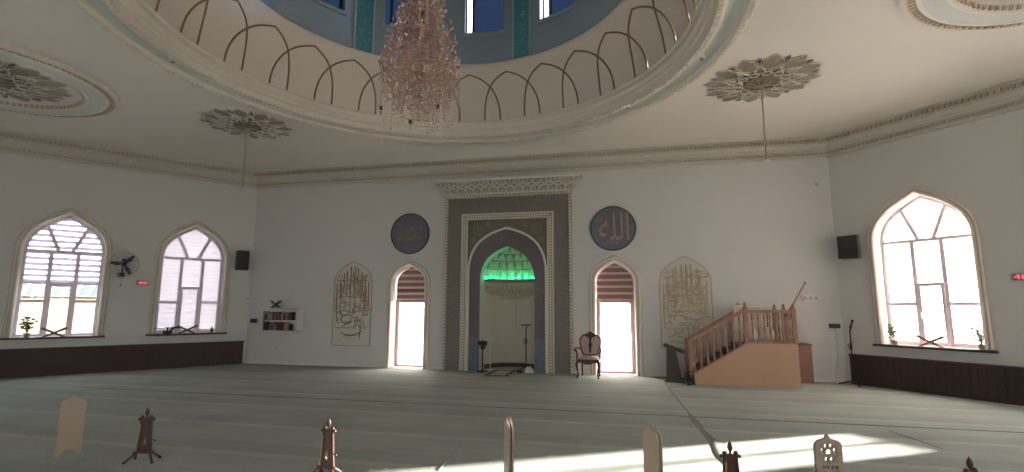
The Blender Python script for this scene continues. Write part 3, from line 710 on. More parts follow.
def disc(x, z, label, body, m_, extra):
    t = thing('calligraphy_disc', label, 'wall medallion', (x, -.005, z), group='round calligraphy discs')
    mb = MB(); mb.plate([(.505 * cos(2 * pi * k / 64), .505 * sin(2 * pi * k / 64)) for k in range(64)], (), -.03, 0); mb.build('board', MEDB, t)
    mb = MB(); mb.sweep([(.495 * cos(2 * pi * k / 64), .495 * sin(2 * pi * k / 64)) for k in range(64)], [(-.012, .0), (-.012, .038), (.012, .038), (.012, 0)], closed=True); mb.build('rim', mat('dark_disc_rim', (0.035, 0.035, 0.045), 0.5, noise=0.2), t)
    mb = MB(); g = glyph(body, .5, .004); mb.merge(fit(g, *extra[0]))
    for e in extra[1]: mb.merge(fit(glyph(e[0], .3, .003), *e[1]))
    mb.build('script', m_, t)
    mb = MB(); rg = random.Random(int(x * 10) + 50)
    for k in range(14):
        a = rg.uniform(0, 2 * pi); r = rg.uniform(.36, .44); cx, cz = r * cos(a), r * sin(a)
        mb.tube([(cx + .03 * cos(u * pi / 4), -.034, cz + .02 * sin(u * pi / 4)) for u in range(6)], .003, 4)
    mb.build('fine_ornament', MEDT2, t); return t
disc(2.455, 3.225, 'slate blue disc with bronze script above the right door', ALLAH, MEDT, ((.66, .62, .02, .05, -.034), [('\uFEDE\uFE9F', (.18, .16, -.31, .24, -.034)), ('\uFEEA\uFEDF\uFEFC\uFE9F', (.26, .12, .0, -.32, -.034))]))
disc(-2.46, 3.245, 'dark blue disc with dull bronze script above the left door', MUH, MEDT2, ((.68, .46, .0, .04, -.034), [('\uFEE2\uFEE0\uFEB3', (.16, .10, .0, .34, -.034)), ('\uFEEA\uFEF4\uFEE0\uFECB', (.22, .10, -.02, -.30, -.034))]))

def panel(x, label, z0, spr, apx, hw, right):
    t = thing('wall_script', label, 'wall calligraphy', (x, -.005, z0), group='arched wall calligraphies'); h = apx - z0
    mb = MB(); A = [(p[0], p[1] - z0) for p in arch(hw, z0, spr, apx)]
    mb.sweep(A, [(-.008, 0), (-.008, .012), (.008, .012), (.008, 0)], closed=True); mb.build('outline', TAN, t)
    mb = MB(); mb.plate([(p[0] * .985, p[1] * .995 + .004) for p in A], (), -.004, 0); mb.build('field', mat('panel_field_cream', (0.565, 0.535, 0.465), 0.7, noise=0.08, nscale=8), t)
    rg = random.Random(11 if right else 5); mb = MB(); fn = lambda a, b: (a, -.012, b)
    S = spr - z0; mtop = h - .12
    # tall crowded uprights
    for lay in range(2):
        n = 10 + 3 * lay
        for k in range(n):
            xx = -hw * .86 + (k + rg.uniform(-.25, .25)) * 2 * hw * .84 / (n - 1); xx = max(-hw * .88, min(hw * .88, xx)); top_ = S + (apx - spr) * (1 - (abs(xx) / hw) ** 1.6) - .10
            zt = top_ - (rg.uniform(0, .08) if lay == 0 else rg.uniform(.12, .45)); zb = zt - rg.uniform(.30, .62) * (.5 if lay else 1) * h * .8; ln = rg.uniform(-.03, .03)
            mb.tube([fn(xx + ln, zb), fn(xx + ln * .3, (zb + zt) / 2), fn(xx, zt)], [.007, rg.uniform(.010, .016), .014], 5); mb.tube([fn(xx, zt), fn(xx - .020, zt - .030)], [.009, .004], 5)
            if lay: mb.tube([fn(xx + ln + .055 * (1 - cos(u * pi / 6)), zb - .045 * sin(u * pi / 6)) for u in range(7)], [.005, .009, .012, .012, .010, .008, .004], 5)
            mb.ball(fn(xx + rg.uniform(-.04, .04), rg.uniform(zb, zt)), .008, 6)
    for row, (z_a, z_b, nn) in enumerate(((.76, .86, 5), (.66, .78, 6), (.56, .70, 6), (.46, .60, 5), (.38, .50, 6), (.28, .42, 5), (.20, .30, 4))):
        squiggle(rg, -hw * .85, hw * .85, z_a * h, z_b * h, nn, .0095, fn, mb) if row % 2 == 0 else None
    for k in range(40):
        cx = rg.uniform(-.75, .75) * hw; cz = rg.uniform(.22, .80) * h; ra = rg.uniform(.04, .12); a0 = rg.uniform(0, 2 * pi); al = rg.uniform(1.6, 4.2); m_ = 9; rr = rg.uniform(.011, .018)
        mb.tube([fn(max(-hw * .9, min(hw * .9, cx + ra * cos(a0 + al * u / m_))), cz + ra * .7 * sin(a0 + al * u / m_)) for u in range(m_ + 1)], [rr * max(.35, sin(pi * u / m_)) for u in range(m_ + 1)], 5)
    if right:
        mb.merge(fit(glyph(ALLAH, .4, .004), .44, .30, .02, .17 * h, -.010)); mb.merge(fit(glyph('\uFEAD', .3, .004), .2, .2, -.30, .16 * h, -.010))
        mb.merge(fit(glyph('\uFED0\uFEF4\uFECB', .4, .004), .34, .2, .22, .50 * h, -.010)); mb.tube([fn(-.38 + .76 * u / 10, .33 * h + .05 * sin(u * pi / 5)) for u in range(11)], [.005] + [.014] * 9 + [.004], 6)
        mb.tube([fn(-.36 + .72 * u / 10, .08 * h - .05 * sin(u * pi / 10)) for u in range(11)], [.004] + [.014] * 9 + [.004], 6)
    o = mb.build('script', GOLDP if right else mat('brown_gold_script', (0.36, 0.255, 0.165), 0.5, noise=0.25, nscale=20), t)
    mb = MB()
    if not right:
        mb.tube([fn(-.30 + .60 * u / 12, .16 * h - .10 * sin(u * pi / 12) + .03 * (u / 12)) for u in range(13)], [.004, .008, .012, .017, .02, .022, .022, .02, .018, .015, .012, .01, .004], 6)
        mb.tube([fn(.24, .10 * h), fn(.25, .26 * h)], [.012, .008], 6); mb.tube([fn(.16 + .10 * cos(u * pi / 6), .22 * h + .04 * sin(u * pi / 6)) for u in range(9)], .010, 6)
        mb.tube([fn(-.12 + .16 * cos(u * pi / 6 + .6), .31 * h + .11 * sin(u * pi / 6 + .6)) for u in range(11)], [.006] + [.013] * 9 + [.006], 6)
        mb.tube([fn(-.38 + .7 * u / 8, .40 * h + .025 * sin(u * pi / 3)) for u in range(9)], .011, 6)
        for k in range(7): mb.ball(fn(-.30 + k * .09, .075 * h + rg.uniform(-.01, .06)), .010, 6)
        mb.build('bold_script', GOLD, o)
panel(-3.95, 'arched wall calligraphy in brown strokes between the bookshelf and the left door', .50, 2.06, 2.58, .515, False)
panel(3.955, 'pale gold arched wall calligraphy behind the stair railing', .60, 2.00, 2.57, .53, True)

# ------------------------------------------------------------ ceiling rosettes
def petal(mb, mo, r0, r1, w, ang, dz, th):
    """pointed leaf flat on the ceiling, fill into mb, outline into mo"""
    pr = [(0, .12), (.12, .62), (.28, .98), (.40, .80), (.54, 1.0), (.66, .84), (.76, .52), (.86, .46), (1, 0)]
    L_ = [(r0 + (r1 - r0) * a, w * b) for a, b in pr] + [(r0 + (r1 - r0) * a, -w * b) for a, b in pr[-2:0:-1]]
    pts = [(x * cos(ang) - y * sin(ang), x * sin(ang) + y * cos(ang)) for x, y in L_]
    o = MB(); o.plate(pts, (), 0, th * .4); mb.add([(a, c, dz * .4 + b) for a, b, c in o.v], o.f)
    mo.tube([(x, y, dz * .4) for x, y in pts], .0105, 5, closed=True)
def rosette_parts(t, fill, line, R=.92, dz=-.035):
    mb = MB(); mo = MB(); mc = MB()
    for k in range(12):
        a = 2 * pi * k / 12; petal(mb, mo, .47 * R, R, .185 * R, a, dz, .035)
        for s in (-1, 1): petal(mb, mo, .62 * R, .93 * R, .075 * R, a + s * RAD(15), dz - .004, .035)
        petal(mb, mo, .32 * R, .66 * R, .085 * R, a + RAD(15), dz - .012, .04)
        q = (.40 * R * cos(a), .40 * R * sin(a), dz - .02)
        mo.tube([(q[0] + .075 * R * cos(u * pi / 6), q[1] + .075 * R * sin(u * pi / 6), q[2]) for u in range(12)], .013, 5, closed=True)
        mc.lathe([(.001, 0), (.07 * R, 0), (.07 * R, .05)], 12, (q[0], q[1], q[2]))
        mo.tube([(.52 * R * cos(a + .1), .52 * R * sin(a + .1), dz - .03), (.74 * R * cos(a + .26), .74 * R * sin(a + .26), dz - .02)], .012, 5)
        mo.tube([(.52 * R * cos(a - .1), .52 * R * sin(a - .1), dz - .03), (.74 * R * cos(a - .26), .74 * R * sin(a - .26), dz - .02)], .012, 5)
    mc.build('inner_lobes', ROSEC, t); mb.build('petals', fill, t); mo.build('petal_outline', line, t, smooth=True)
    mb = MB(); mb.lathe([(.30 * R, 0), (.30 * R, dz - .02), (.27 * R, dz - .035), (.22 * R, dz - .02), (.10 * R, dz - .04), (.04 * R, dz - .07), (.001, dz - .075)], 32); mb.build('centre_boss', ROSEC, t)
    mo = MB()
    for k in range(8): a = 2 * pi * k / 8; mo.tube([(.05 * R * cos(a), .05 * R * sin(a), dz - .065), (.25 * R * cos(a + .3), .25 * R * sin(a + .3), dz - .035)], .007, 5)
    mo.build('boss_ribs', TAN, t)
for s, side in ((-1, 'left'), (1, 'right')):
    t = thing('ceiling_rosette', 'carved %s rosette on the ceiling %s of the dome, above a hanging rod' % ('brown grey' if s < 0 else 'olive and cream', side), 'ceiling rosette', (s * 5.02, -2.73, ZC), group='ceiling rosettes')
    rosette_parts(t, ROSE, TRIMW)
    r = thing('hanging_rod', 'thin rod with a white end cap hanging from the %s ceiling rosette' % side, 'ceiling rod', (s * 5.02, -2.73, 3.84), group='rods hanging from the rosettes')
    mb = MB(); mb.tube([(0, 0, .03), (0, 0, ZC - 3.84 - .09)], .011, 8); mb.build('rod', TAN, r)
    mb = MB(); mb.lathe([(.001, 0), (.05, .0), (.075, .02), (.05, .045), (.015, .06), (.001, .06)], 20); mb.build('end_cap', WHITEP, r)
    mb = MB(); mb.lathe([(.012, ZC - 3.84 - .20), (.04, ZC - 3.84 - .14), (.045, ZC - 3.84 - .10), (.001, ZC - 3.84 - .09)], 16); mb.build('canopy', TAN, r)
    # big framed medallion
    t = thing('ceiling_medallion', 'large round ceiling medallion with toothed rim at the upper %s edge' % side, 'ceiling medallion', (s * 7.68, -5.6, ZC), group='large ceiling medallions')
    mb = MB(); mb.lathe([(1.76, 0), (1.76, -.05), (1.70, -.07), (1.68, -.04), (1.62, -.035), (1.60, -.075), (1.55, -.08)], 96); mb.cur = 1
    for k in range(110): R = Matrix.Rotation(2 * pi * k / 110, 3, 'Z'); mb.cbox(R @ Vector((1.65, 0, -.055)), .06, .05, .04, R)
    mb.build('outer_rim', [CREAM, DENT], t)
    mb = MB(); mb.lathe([(1.55, -.08), (1.45, -.10), (1.33, -.08)], 96); mb.build('pale_band', COVEBLUE, t)
    mb = MB(); mb.lathe([(1.33, -.08), (1.28, -.09), (1.25, -.06), (1.23, 0)], 96); mb.cur = 1
    for k in range(90): R = Matrix.Rotation(2 * pi * k / 90, 3, 'Z'); mb.cbox(R @ Vector((1.245, 0, -.04)), .04, .045, .06, R)
    mb.build('inner_rim', [CREAM, DENT], t)
    rosette_parts(t, ROSE, TRIMW, 1.10, -.03)
for (x, y, lab) in ((3.76, -3.81, 'small glass spotlight in the blue dome cove, above the right rosette'), (2.81, -2.05, 'small glass spotlight in the blue dome cove, nearest the front wall'), (-4.13, -5.4, 'small glass spotlight in the dome cove at the left rim')):
    v = (Vector((x, y)) - DC); v = v.normalized() * 4.15 + DC
    t = thing('spotlight', lab, 'spotlight', (v.x, v.y, 5.27)); mb = MB(); mb.lathe([(.05, .02), (.05, -.01), (.035, -.02)], 16); mb.build('housing', WHITEP, t)
    mb = MB(); mb.ball((0, 0, -.02), .033, 10); mb.build('lens', CRYSTC, t)
for (x, y, z, lab) in ((-.1, -.55, 5.265, 'small round smoke detector on the ceiling strip above the niche crown'), (5.3, -.75, 5.265, 'small round smoke detector on the ceiling near the right corner')):
    mb = MB(); mb.lathe([(.001, -.035), (.025, -.035), (.045, -.02), (.05, 0)], 16); o = mb.build('smoke_detector', WHITEP, loc=(x, y, z)); tag(o, lab, 'detector')
mb = MB(); mb.lathe([(.001, -.05), (.03, -.045), (.035, 0), (.02, .02), (.001, .02)], 12); mb.box(-.02, .02, 0, .06, -.01, .02); tag(mb.build('alarm_sensor', WHITEP, loc=(6.67, -.06, 4.07)), 'tiny white sensor high on the front wall by the right corner', 'sensor')

# ------------------------------------------------------------ chandelier
CH = Vector((-.12, -5.06, 0))
ch = thing('chandelier', 'huge tiered crystal chandelier with amber glass arms hanging under the dome', 'chandelier', (CH.x, CH.y, 4.0))
def Z(z): return z - 4.0
mb = MB(); mb.tube([(0, 0, Z(4.35)), (0, 0, Z(7.0))], .022, 10)
for z, r in ((4.4, .05), (4.75, .09), (5.15, .07), (5.5, .08), (5.9, .06), (6.3, .05), (6.7, .04)): mb.lathe([(.022, -.05), (r, -.02), (r, .02), (.03, .08), (.022, .1)], 14, (0, 0, Z(z)))
mb.build('stem', CRYST, ch, smooth=True)
mb = MB(); z = 7.0
while z < 12.36: mb.tube([(.02 * cos(a * pi / 4), 0, Z(z) + .035 * sin(a * pi / 4)) if int(z * 17) % 2 else (0, .02 * cos(a * pi / 4), Z(z) + .035 * sin(a * pi / 4)) for a in range(8)], .006, 5, closed=True); z += .055
mb.build('chain', METAL, ch)
tiers = [(4.82, .56, 12), (5.12, .50, 10), (5.42, .42, 8), (5.75, .33, 8), (6.10, .25, 6), (6.45, .17, 6)]
def arm_mesh(R, h):
    mb = MB(); pts = [(0.02, 0), (.25 * R, -.07), (.55 * R, -.10), (.85 * R, -.02), (R, .10)]
    P = []
    for i in range(len(pts) - 1):
        for t in (0, .5): P.append((pts[i][0] * (1 - t) + pts[i + 1][0] * t, 0, pts[i][1] * (1 - t) + pts[i + 1][1] * t))
    P.append((pts[-1][0], 0, pts[-1][1])); mb.tube(P, .013, 8)
    mb.tube([(R * .55 + .06 * cos(u * pi / 5), 0, -.03 + .06 * sin(u * pi / 5)) for u in range(9)], .008, 6)
    mb.lathe([(.004, .09), (.035, .10), (.05, .125), (.045, .13), (.001, .12)], 10, (R, 0, 0))
    return mb
tips = []; proto_a = {}
for (z, R, n) in tiers:
    am = arm_mesh(R, 0); a_o = None
    cm = MB(); cm.lathe([(.011, .12), (.011, .19), (.001, .195)], 8, (R, 0, 0))
    bm_ = MB(); bm_.lathe([(.001, .19), (.013, .205), (.011, .225), (.001, .25)], 8, (R, 0, 0))
    for k in range(n):
        a = 2 * pi * (k + .5 * (n % 4 == 0)) / n + z
        if a_o is None: a_o = am.build('arm', CRYST, ch, smooth=True, loc=(0, 0, Z(z))); c_o = cm.build('candle', CRYSTC, a_o); b_o = bm_.build('bulb', WHITEP, c_o); b_o.parent = a_o; o = a_o
        else:
            o = a_o.copy(); COL.objects.link(o)
            for x_ in (c_o, b_o): y_ = x_.copy(); COL.objects.link(y_); y_.parent = o
        o.rotation_euler = (0, 0, a); tips.append((R * cos(a), R * sin(a), Z(z)))
for z, R in ((4.70, .54), (4.95, .48), (5.3, .40), (5.62, .31), (5.98, .23)):
    mb = MB(); mb.tube([(R * cos(a * pi / 24), R * sin(a * pi / 24), Z(z)) for a in range(48)], .010, 6, closed=True)
    for k in range(6): a = k * pi / 3; mb.tube([(0, 0, Z(z) + .08), (R * .6 * cos(a), R * .6 * sin(a), Z(z) + .05), (R * cos(a), R * sin(a), Z(z))], .007, 5)
    mb.build('ring', CRYST, ch, smooth=True)
rg = random.Random(21)
drop = MB(); drop.lathe([(.001, -.045), (.012, -.03), (.017, -.012), (.008, .01), (.003, .025), (.008, .035), (.001, .045)], 6)
protos = [drop.build('crystal_drop', CRYSTC, ch), drop.build('crystal_drop', CRYST, ch)]
pos = []
for k in range(100):
    a = rg.uniform(0, 2 * pi); z = rg.choice((4.68, 4.5, 4.78, 4.95, 5.1, 5.3, 5.5, 5.7)) + rg.uniform(-.05, .05); R = {0: .58}.get(0) * (1 - max(0, z - 4.8) * .50) * rg.uniform(.85, 1.03)
    if z < 4.65: R *= .85
    pos.append((R * cos(a), R * sin(a), Z(z)))
for k, p in enumerate(pos):
    if k < 2: o = protos[k]
    else: o = protos[k % 2].copy(); COL.objects.link(o)
    o.location = p; s = rg.uniform(.8, 1.3); o.scale = (s, s, s * 1.2)
mb = MB(); mb2 = MB()
def gem(m_, p, s): m_.add([(p[0], p[1], p[2] - s * 1.5), (p[0] + s, p[1], p[2]), (p[0], p[1] + s, p[2]), (p[0] - s, p[1], p[2]), (p[0], p[1] - s, p[2]), (p[0], p[1], p[2] + s)], [(0, 2, 1), (0, 3, 2), (0, 4, 3), (0, 1, 4), (5, 1, 2), (5, 2, 3), (5, 3, 4), (5, 4, 1)])
for k in range(2600):
    z = 4.35 + 2.2 * rg.random() ** 1.3; Rm = .60 * (1 - max(0, z - 4.8) * .46) if z > 4.7 else .56 - (4.7 - z) * .3
    a = rg.uniform(0, 2 * pi); R = Rm * rg.random() ** .35; gem(mb if k % 3 else mb2, (R * cos(a), R * sin(a), Z(z)), rg.uniform(.009, .021))
for k in range(150):        # hanging strings of beads
    a = rg.uniform(0, 2 * pi); R = .57 * rg.random() ** .45; zt = 4.8 + rg.uniform(-.1, .15); zb = 4.02 + .55 * (R / .57) ** 2 * rg.random() + rg.uniform(0, .22); z = zt
    while z > zb: gem(mb2 if rg.random() < .6 else mb, (R * cos(a), R * sin(a), Z(z)), .0095); z -= .036
    gem(mb2, (R * cos(a), R * sin(a), Z(zb) - .02), .020)
mb3 = MB()
for k in range(420):
    z = 4.1 + 2.1 * rg.random(); Rm = .60 * (1 - max(0, z - 4.8) * .46) if z > 4.7 else .54 - (4.7 - z) * .3; a = rg.uniform(pi, 2 * pi); R = Rm * rg.random() ** .2; gem(mb3, (R * cos(a), R * sin(a), Z(z)), rg.uniform(.010, .022))
tag(mb3.build('glint_beads', SPARK, ch), kind='stuff')  # mirror beads added on the camera side to give the chandelier glints
tag(mb.build('amber_beads', CRYST, ch), kind='stuff'); tag(mb2.build('clear_beads', CRYSTC, ch), kind='stuff')
for (dx, dz) in ((-.60, 4.33), (.10, 4.33), (.38, 4.16), (-.02, 3.98)):
    mb = MB(); mb.lathe([(.001, .03), (.022, .028), (.024, -.015), (.018, -.03), (.001, -.03)], 10); o = mb.build('black_socket', BLACK, ch, loc=(dx, -.25 if abs(dx) < .5 else 0, Z(dz)))
    mb = MB(); mb.tube([(0, 0, .03), (0, 0, .45)], .003, 4); mb.build('wire', METAL, o)
    mb = MB(); mb.lathe([(.012, -.03), (.018, -.06), (.014, -.10), (.001, -.115)], 10); mb.build('glass_bulb', CRYSTC, o)

# ------------------------------------------------------------ wall devices
def speaker(frame, x, z, w, h, label, tone):
    q = frame.p(x, -.20, z); t = thing('wall_speaker', label, 'loudspeaker', q, frame.th + (.25 if frame is LW else .12), group='wall loudspeakers')
    mb = MB(); mb.add([(-w / 2, -.1, -h / 2), (w / 2, -.1, -h / 2), (w * .38, .12, -h / 2), (-w * .38, .12, -h / 2), (-w / 2, -.1, h / 2), (w / 2, -.1, h / 2), (w * .38, .12, h / 2), (-w * .38, .12, h / 2)],
           [(0, 3, 2, 1), (4, 5, 6, 7), (0, 1, 5, 4), (1, 2, 6, 5), (2, 3, 7, 6), (3, 0, 4, 7)]); mb.build('cabinet', tone, t)
    mb = MB(); mb.box(-w / 2 + .012, w / 2 - .012, -.112, -.10, -h / 2 + .012, h / 2 - .012); mb.build('grille', DKGREY if tone is not BLACK else BLACK, t)
    mb = MB(); mb.box(-.02, .02, .10, .21, -.03, .03); mb.box(-.05, .05, .20, .215, -.08, .08); mb.build('bracket', BLACK, t)
speaker(LW, -.29, 2.62, .27, .50, 'black loudspeaker on the left wall next to the corner', BLACK)
speaker(RW, .385, 2.65, .36, .45, 'brown grey loudspeaker on the right wall next to the corner', mat('brown_grey_cabinet', (0.075, 0.06, 0.055), 0.5, noise=0.2))
# wall fan
q = LW.p(-2.70, -.30, 2.38); t = thing('wall_fan', 'dark three blade fan in a wire cage between the two left windows', 'fan', q, LW.th + .15)
mb = MB()
for yy in (-.07, .05):
    for r in (.27, .18, .09) if yy < 0 else (.27, .18): mb.tube([(r * cos(a * pi / 18), yy * (1 - (r / .27) ** 2 * .7), r * sin(a * pi / 18)) for a in range(36)], .0028, 5, closed=True)
    for k in range(24): a = k * pi / 12; mb.tube([(.05 * cos(a), yy, .05 * sin(a)), (.18 * cos(a), yy * .75, .18 * sin(a)), (.27 * cos(a), yy * .3, .27 * sin(a))], .0018, 4)
mb.build('wire_cage', WIRE, t)
for a in (RAD(178), RAD(52), RAD(-58)):
    mb = MB(); o2 = MB(); o2.plate([(.03, -.018), (.13, -.05), (.24, -.035), (.262, .01), (.15, .04), (.03, .018)], (), -.012, -.006)
    M = Matrix.Rotation(-a, 4, 'Y'); mb.merge(o2, M); mb.build('blade', BLACK, t)
mb = MB(); mb.ball((0, -.01, 0), .052, 12); mb.lathe([(.05, 0), (.06, .05), (.05, .12), (.001, .13)], 14); mb.v = [v for v in mb.v]; mb.build('motor', BLACK, t, smooth=True)
mb = MB(); mb.tube([(0, .04, 0), (0, .10, -.08), (0, .12, -.20)], .018, 8); mb.box(-.05, .05, .08, .29, -.28, -.19); mb.build('wall_arm', BLACK, t)
mb = MB(); mb.tube([(0, .1, -.28), (0, .1, -.46)], .003, 5); mb.ball((0, .1, -.47), .018, 8); mb.build('pull_cord', BLACK, t)
# red clocks
def clock(frame, x, z, label):
    t = thing('digital_clock', label, 'clock', frame.p(x, 0, z), frame.th, group='red digital clocks')
    mb = MB(); mb.box(-.115, .115, -.03, 0, -.055, .055); mb.build('housing', mat('grey_red_acrylic', (0.30, 0.22, 0.21), 0.3, noise=0.1), t)
    mb = MB(); mb.merge(fit(glyph('40', .1, .002), .17, .075, 0, 0, -.033)); mb.build('digits', REDLED, t)
clock(LW, -2.31, 1.985, 'red glowing digital clock between the two left windows, right of the fan')
clock(RW, 2.76, 1.955, 'red glowing digital clock at the right edge of the photo')
def flatbox(name, frame, x, z, w, h, d, m_, label, cat, slots=0):
    t = thing(name, label, cat, frame.p(x, 0, z), frame.th)
    mb = MB(); mb.box(-w / 2, w / 2, -d, 0, -h / 2, h / 2); mb.build('case', m_, t)
    mb = MB()
    for k in range(slots): cx = -w / 2 + (k + .5) * w / slots; mb.box(cx - w / slots * .3, cx + w / slots * .3, -d - .006, -d, -h * .28, h * .28)
    if slots: mb.build('socket_face', POT if m_ is WHITEP else DKGREY, t)
flatbox('socket_box', FR, 6.38, 1.66, .30, .12, .05, WHITEP, 'white socket strip on the front wall right of the wooden stairs', 'socket', 3)
flatbox('switch_plate', FR, 6.79, 1.105, .20, .09, .03, DKGREY, 'dark switch plate on the front wall near the tall microphone stand', 'switch', 2)
flatbox('socket_box', LW, -.06, 1.66, .16, .12, .04, WHITEP, 'white box on the left wall below the black loudspeaker', 'socket', 1)
flatbox('switch_plate', FR, -6.74, 1.08, .18, .11, .035, BLACK, 'black switch box on the front wall left of the bookshelf', 'switch', 2)
flatbox('wall_outlet', FR, -6.0, .42, .09, .07, .015, WHITEP, 'small white outlet on the wall below the bookshelf', 'outlet', 1)
def cable(pts, r, m_, label, name='cable'):
    a = Vector(pts[0]); mb = MB(); mb.tube([Vector(p) - a for p in pts], r, 6); o = mb.build(name, m_, smooth=True, loc=a); tag(o, label, 'cable')
cable([(6.54, -.01, 1.66), (6.7, -.01, 1.62), (6.82, -.01, 1.75), (6.86, -.01, 2.0), (6.84, -.01, 2.25)], .006, WHITEP, 'thin white cable looping up the front wall from the socket strip')
cable([(6.79, -.012, 1.05), (6.81, -.012, .6), (6.72, -.012, .05)], .006, WHITEP, 'thin pale cable running down from the dark switch plate')
cable([(-6.86, -.012, 2.3), (-6.82, -.012, 2.0), (-6.88, -.012, 1.75)], .005, WHITEP, 'thin cable on the front wall beneath the black loudspeaker')
cable([(-6.80, -.012, 1.02), (-6.84, -.012, .5), (-6.86, -.012, .06)], .005, WHITEP, 'thin cable dropping from the black switch box to the floor')
cable([(5.9, -.012, .80), (6.3, -.012, .79), (6.80, -.012, .76)], .004, WHITEP, 'thin cable stretched along the front wall right of the wooden stairs')

# ------------------------------------------------------------ bookshelf with books
bs = thing('wall_shelf', 'white two level wall shelf holding books left of the wall calligraphy', 'shelf', (-5.81, 0, .83))
w_, h_, d_ = .50, .53, .26
mb = MB(); mb.box(-w_, w_, -.012, 0, 0, h_); mb.build('back_panel', WHITEP, bs)
for s in (-1, 1): mb = MB(); mb.box(min(s * w_, s * (w_ - .02)), max(s * w_, s * (w_ - .02)), -d_, -.012, 0, h_); mb.build('side_panel', WHITEP, bs)
for z in (0, .255, .51): mb = MB(); mb.box(-w_ + .02, w_ - .02, -d_, -.012, z, z + .02); mb.build('shelf_board', WHITEP, bs)
names = ['black', 'maroon', 'brown', 'tan', 'grey', 'rust']
rows = [(.85, [0, 0, 0, 4, 2, 4, 3, 1, 1, 0, 5, 3, 3, 2], 'upper'), (1.105, [0, 4, 3, 3, 0, 4, 5, 2, 5, 3, 1, 3, 2, 5], 'lower')]
rgb = random.Random(9)
for zi, (z, cs, rown) in enumerate(rows):
    rown = 'lower' if z < 1 else 'upper'; x = -5.81 - w_ + .03
    for k, c in enumerate(cs):
        th = rgb.choice((.035, .045, .055)); hh = rgb.uniform(.15, .21); 
        if x + th > -5.81 + w_ - .03: break
        prev_ = names[cs[k - 1]] if k else None
        where = 'at the left end' if k == 0 else 'counted %s from the left' % ['', 'second', 'third', 'fourth', 'fifth', 'sixth', 'seventh', 'eighth', 'ninth', 'tenth', 'eleventh', 'twelfth', 'thirteenth', 'fourteenth'][k]
        t = thing('book', '%s book on the %s board of the wall shelf, %s' % (names[c], rown, where), 'book', (x + th / 2, -.13, z), 0, 'books on the wall shelf')
        mb = MB(); mb.box(-th / 2, -th / 2 + .004, -.07, .08, 0, hh); mb.box(th / 2 - .004, th / 2, -.07, .08, 0, hh); mb.box(-th / 2, th / 2, -.074, -.07, 0, hh); mb.build('cover', BOOKM[c], t)
        mb = MB(); mb.box(-th / 2 + .004, th / 2 - .004, -.069, .075, .004, hh - .005); mb.build('pages', PAGE, t)
        x += th + rgb.uniform(.004, .018)
def rehal(name, loc, rot, s, label, m_, withbook=None):
    t = thing(name, label, 'book stand', loc, rot)
    for sg in (-1, 1):
        mb = MB(); o2 = MB(); o2.plate([(-.11 * s, 0), (-.07 * s, 0), (-.05 * s, .05 * s), (.05 * s, .05 * s), (.07 * s, 0), (.11 * s, 0), (.11 * s, .34 * s), (.06 * s, .37 * s), (-.06 * s, .37 * s), (-.11 * s, .34 * s)], (), -.006, .006)
        M = Matrix.Rotation(RAD(90), 4, 'Z'); o3 = MB(); o3.merge(o2, M); M2 = Matrix.Translation((0, 0, .17 * s)) @ Matrix.Rotation(RAD(52) * sg, 4, 'Y') @ Matrix.Translation((0, 0, -.17 * s)); mb.merge(o3, M2)
        mb.build('leaf', m_, t)
    return t
rehal('book_stand', (-6.02, -.15, 1.362), .25, .80, 'folding book stand open like an X on top of the wall shelf', STEPW)
t = thing('book', 'dark closed book lying flat on top of the wall shelf', 'book', (-5.60, -.14, 1.36)); mb = MB(); mb.box(-.17, .17, -.09, .09, 0, .006); mb.box(-.17, .17, -.09, .09, .034, .04); mb.box(-.17, -.166, -.09, .09, 0, .04); mb.build('cover', BOOKM[0], t); mb = MB(); mb.box(-.165, .165, -.085, .085, .006, .034); mb.build('pages', PAGE, t)

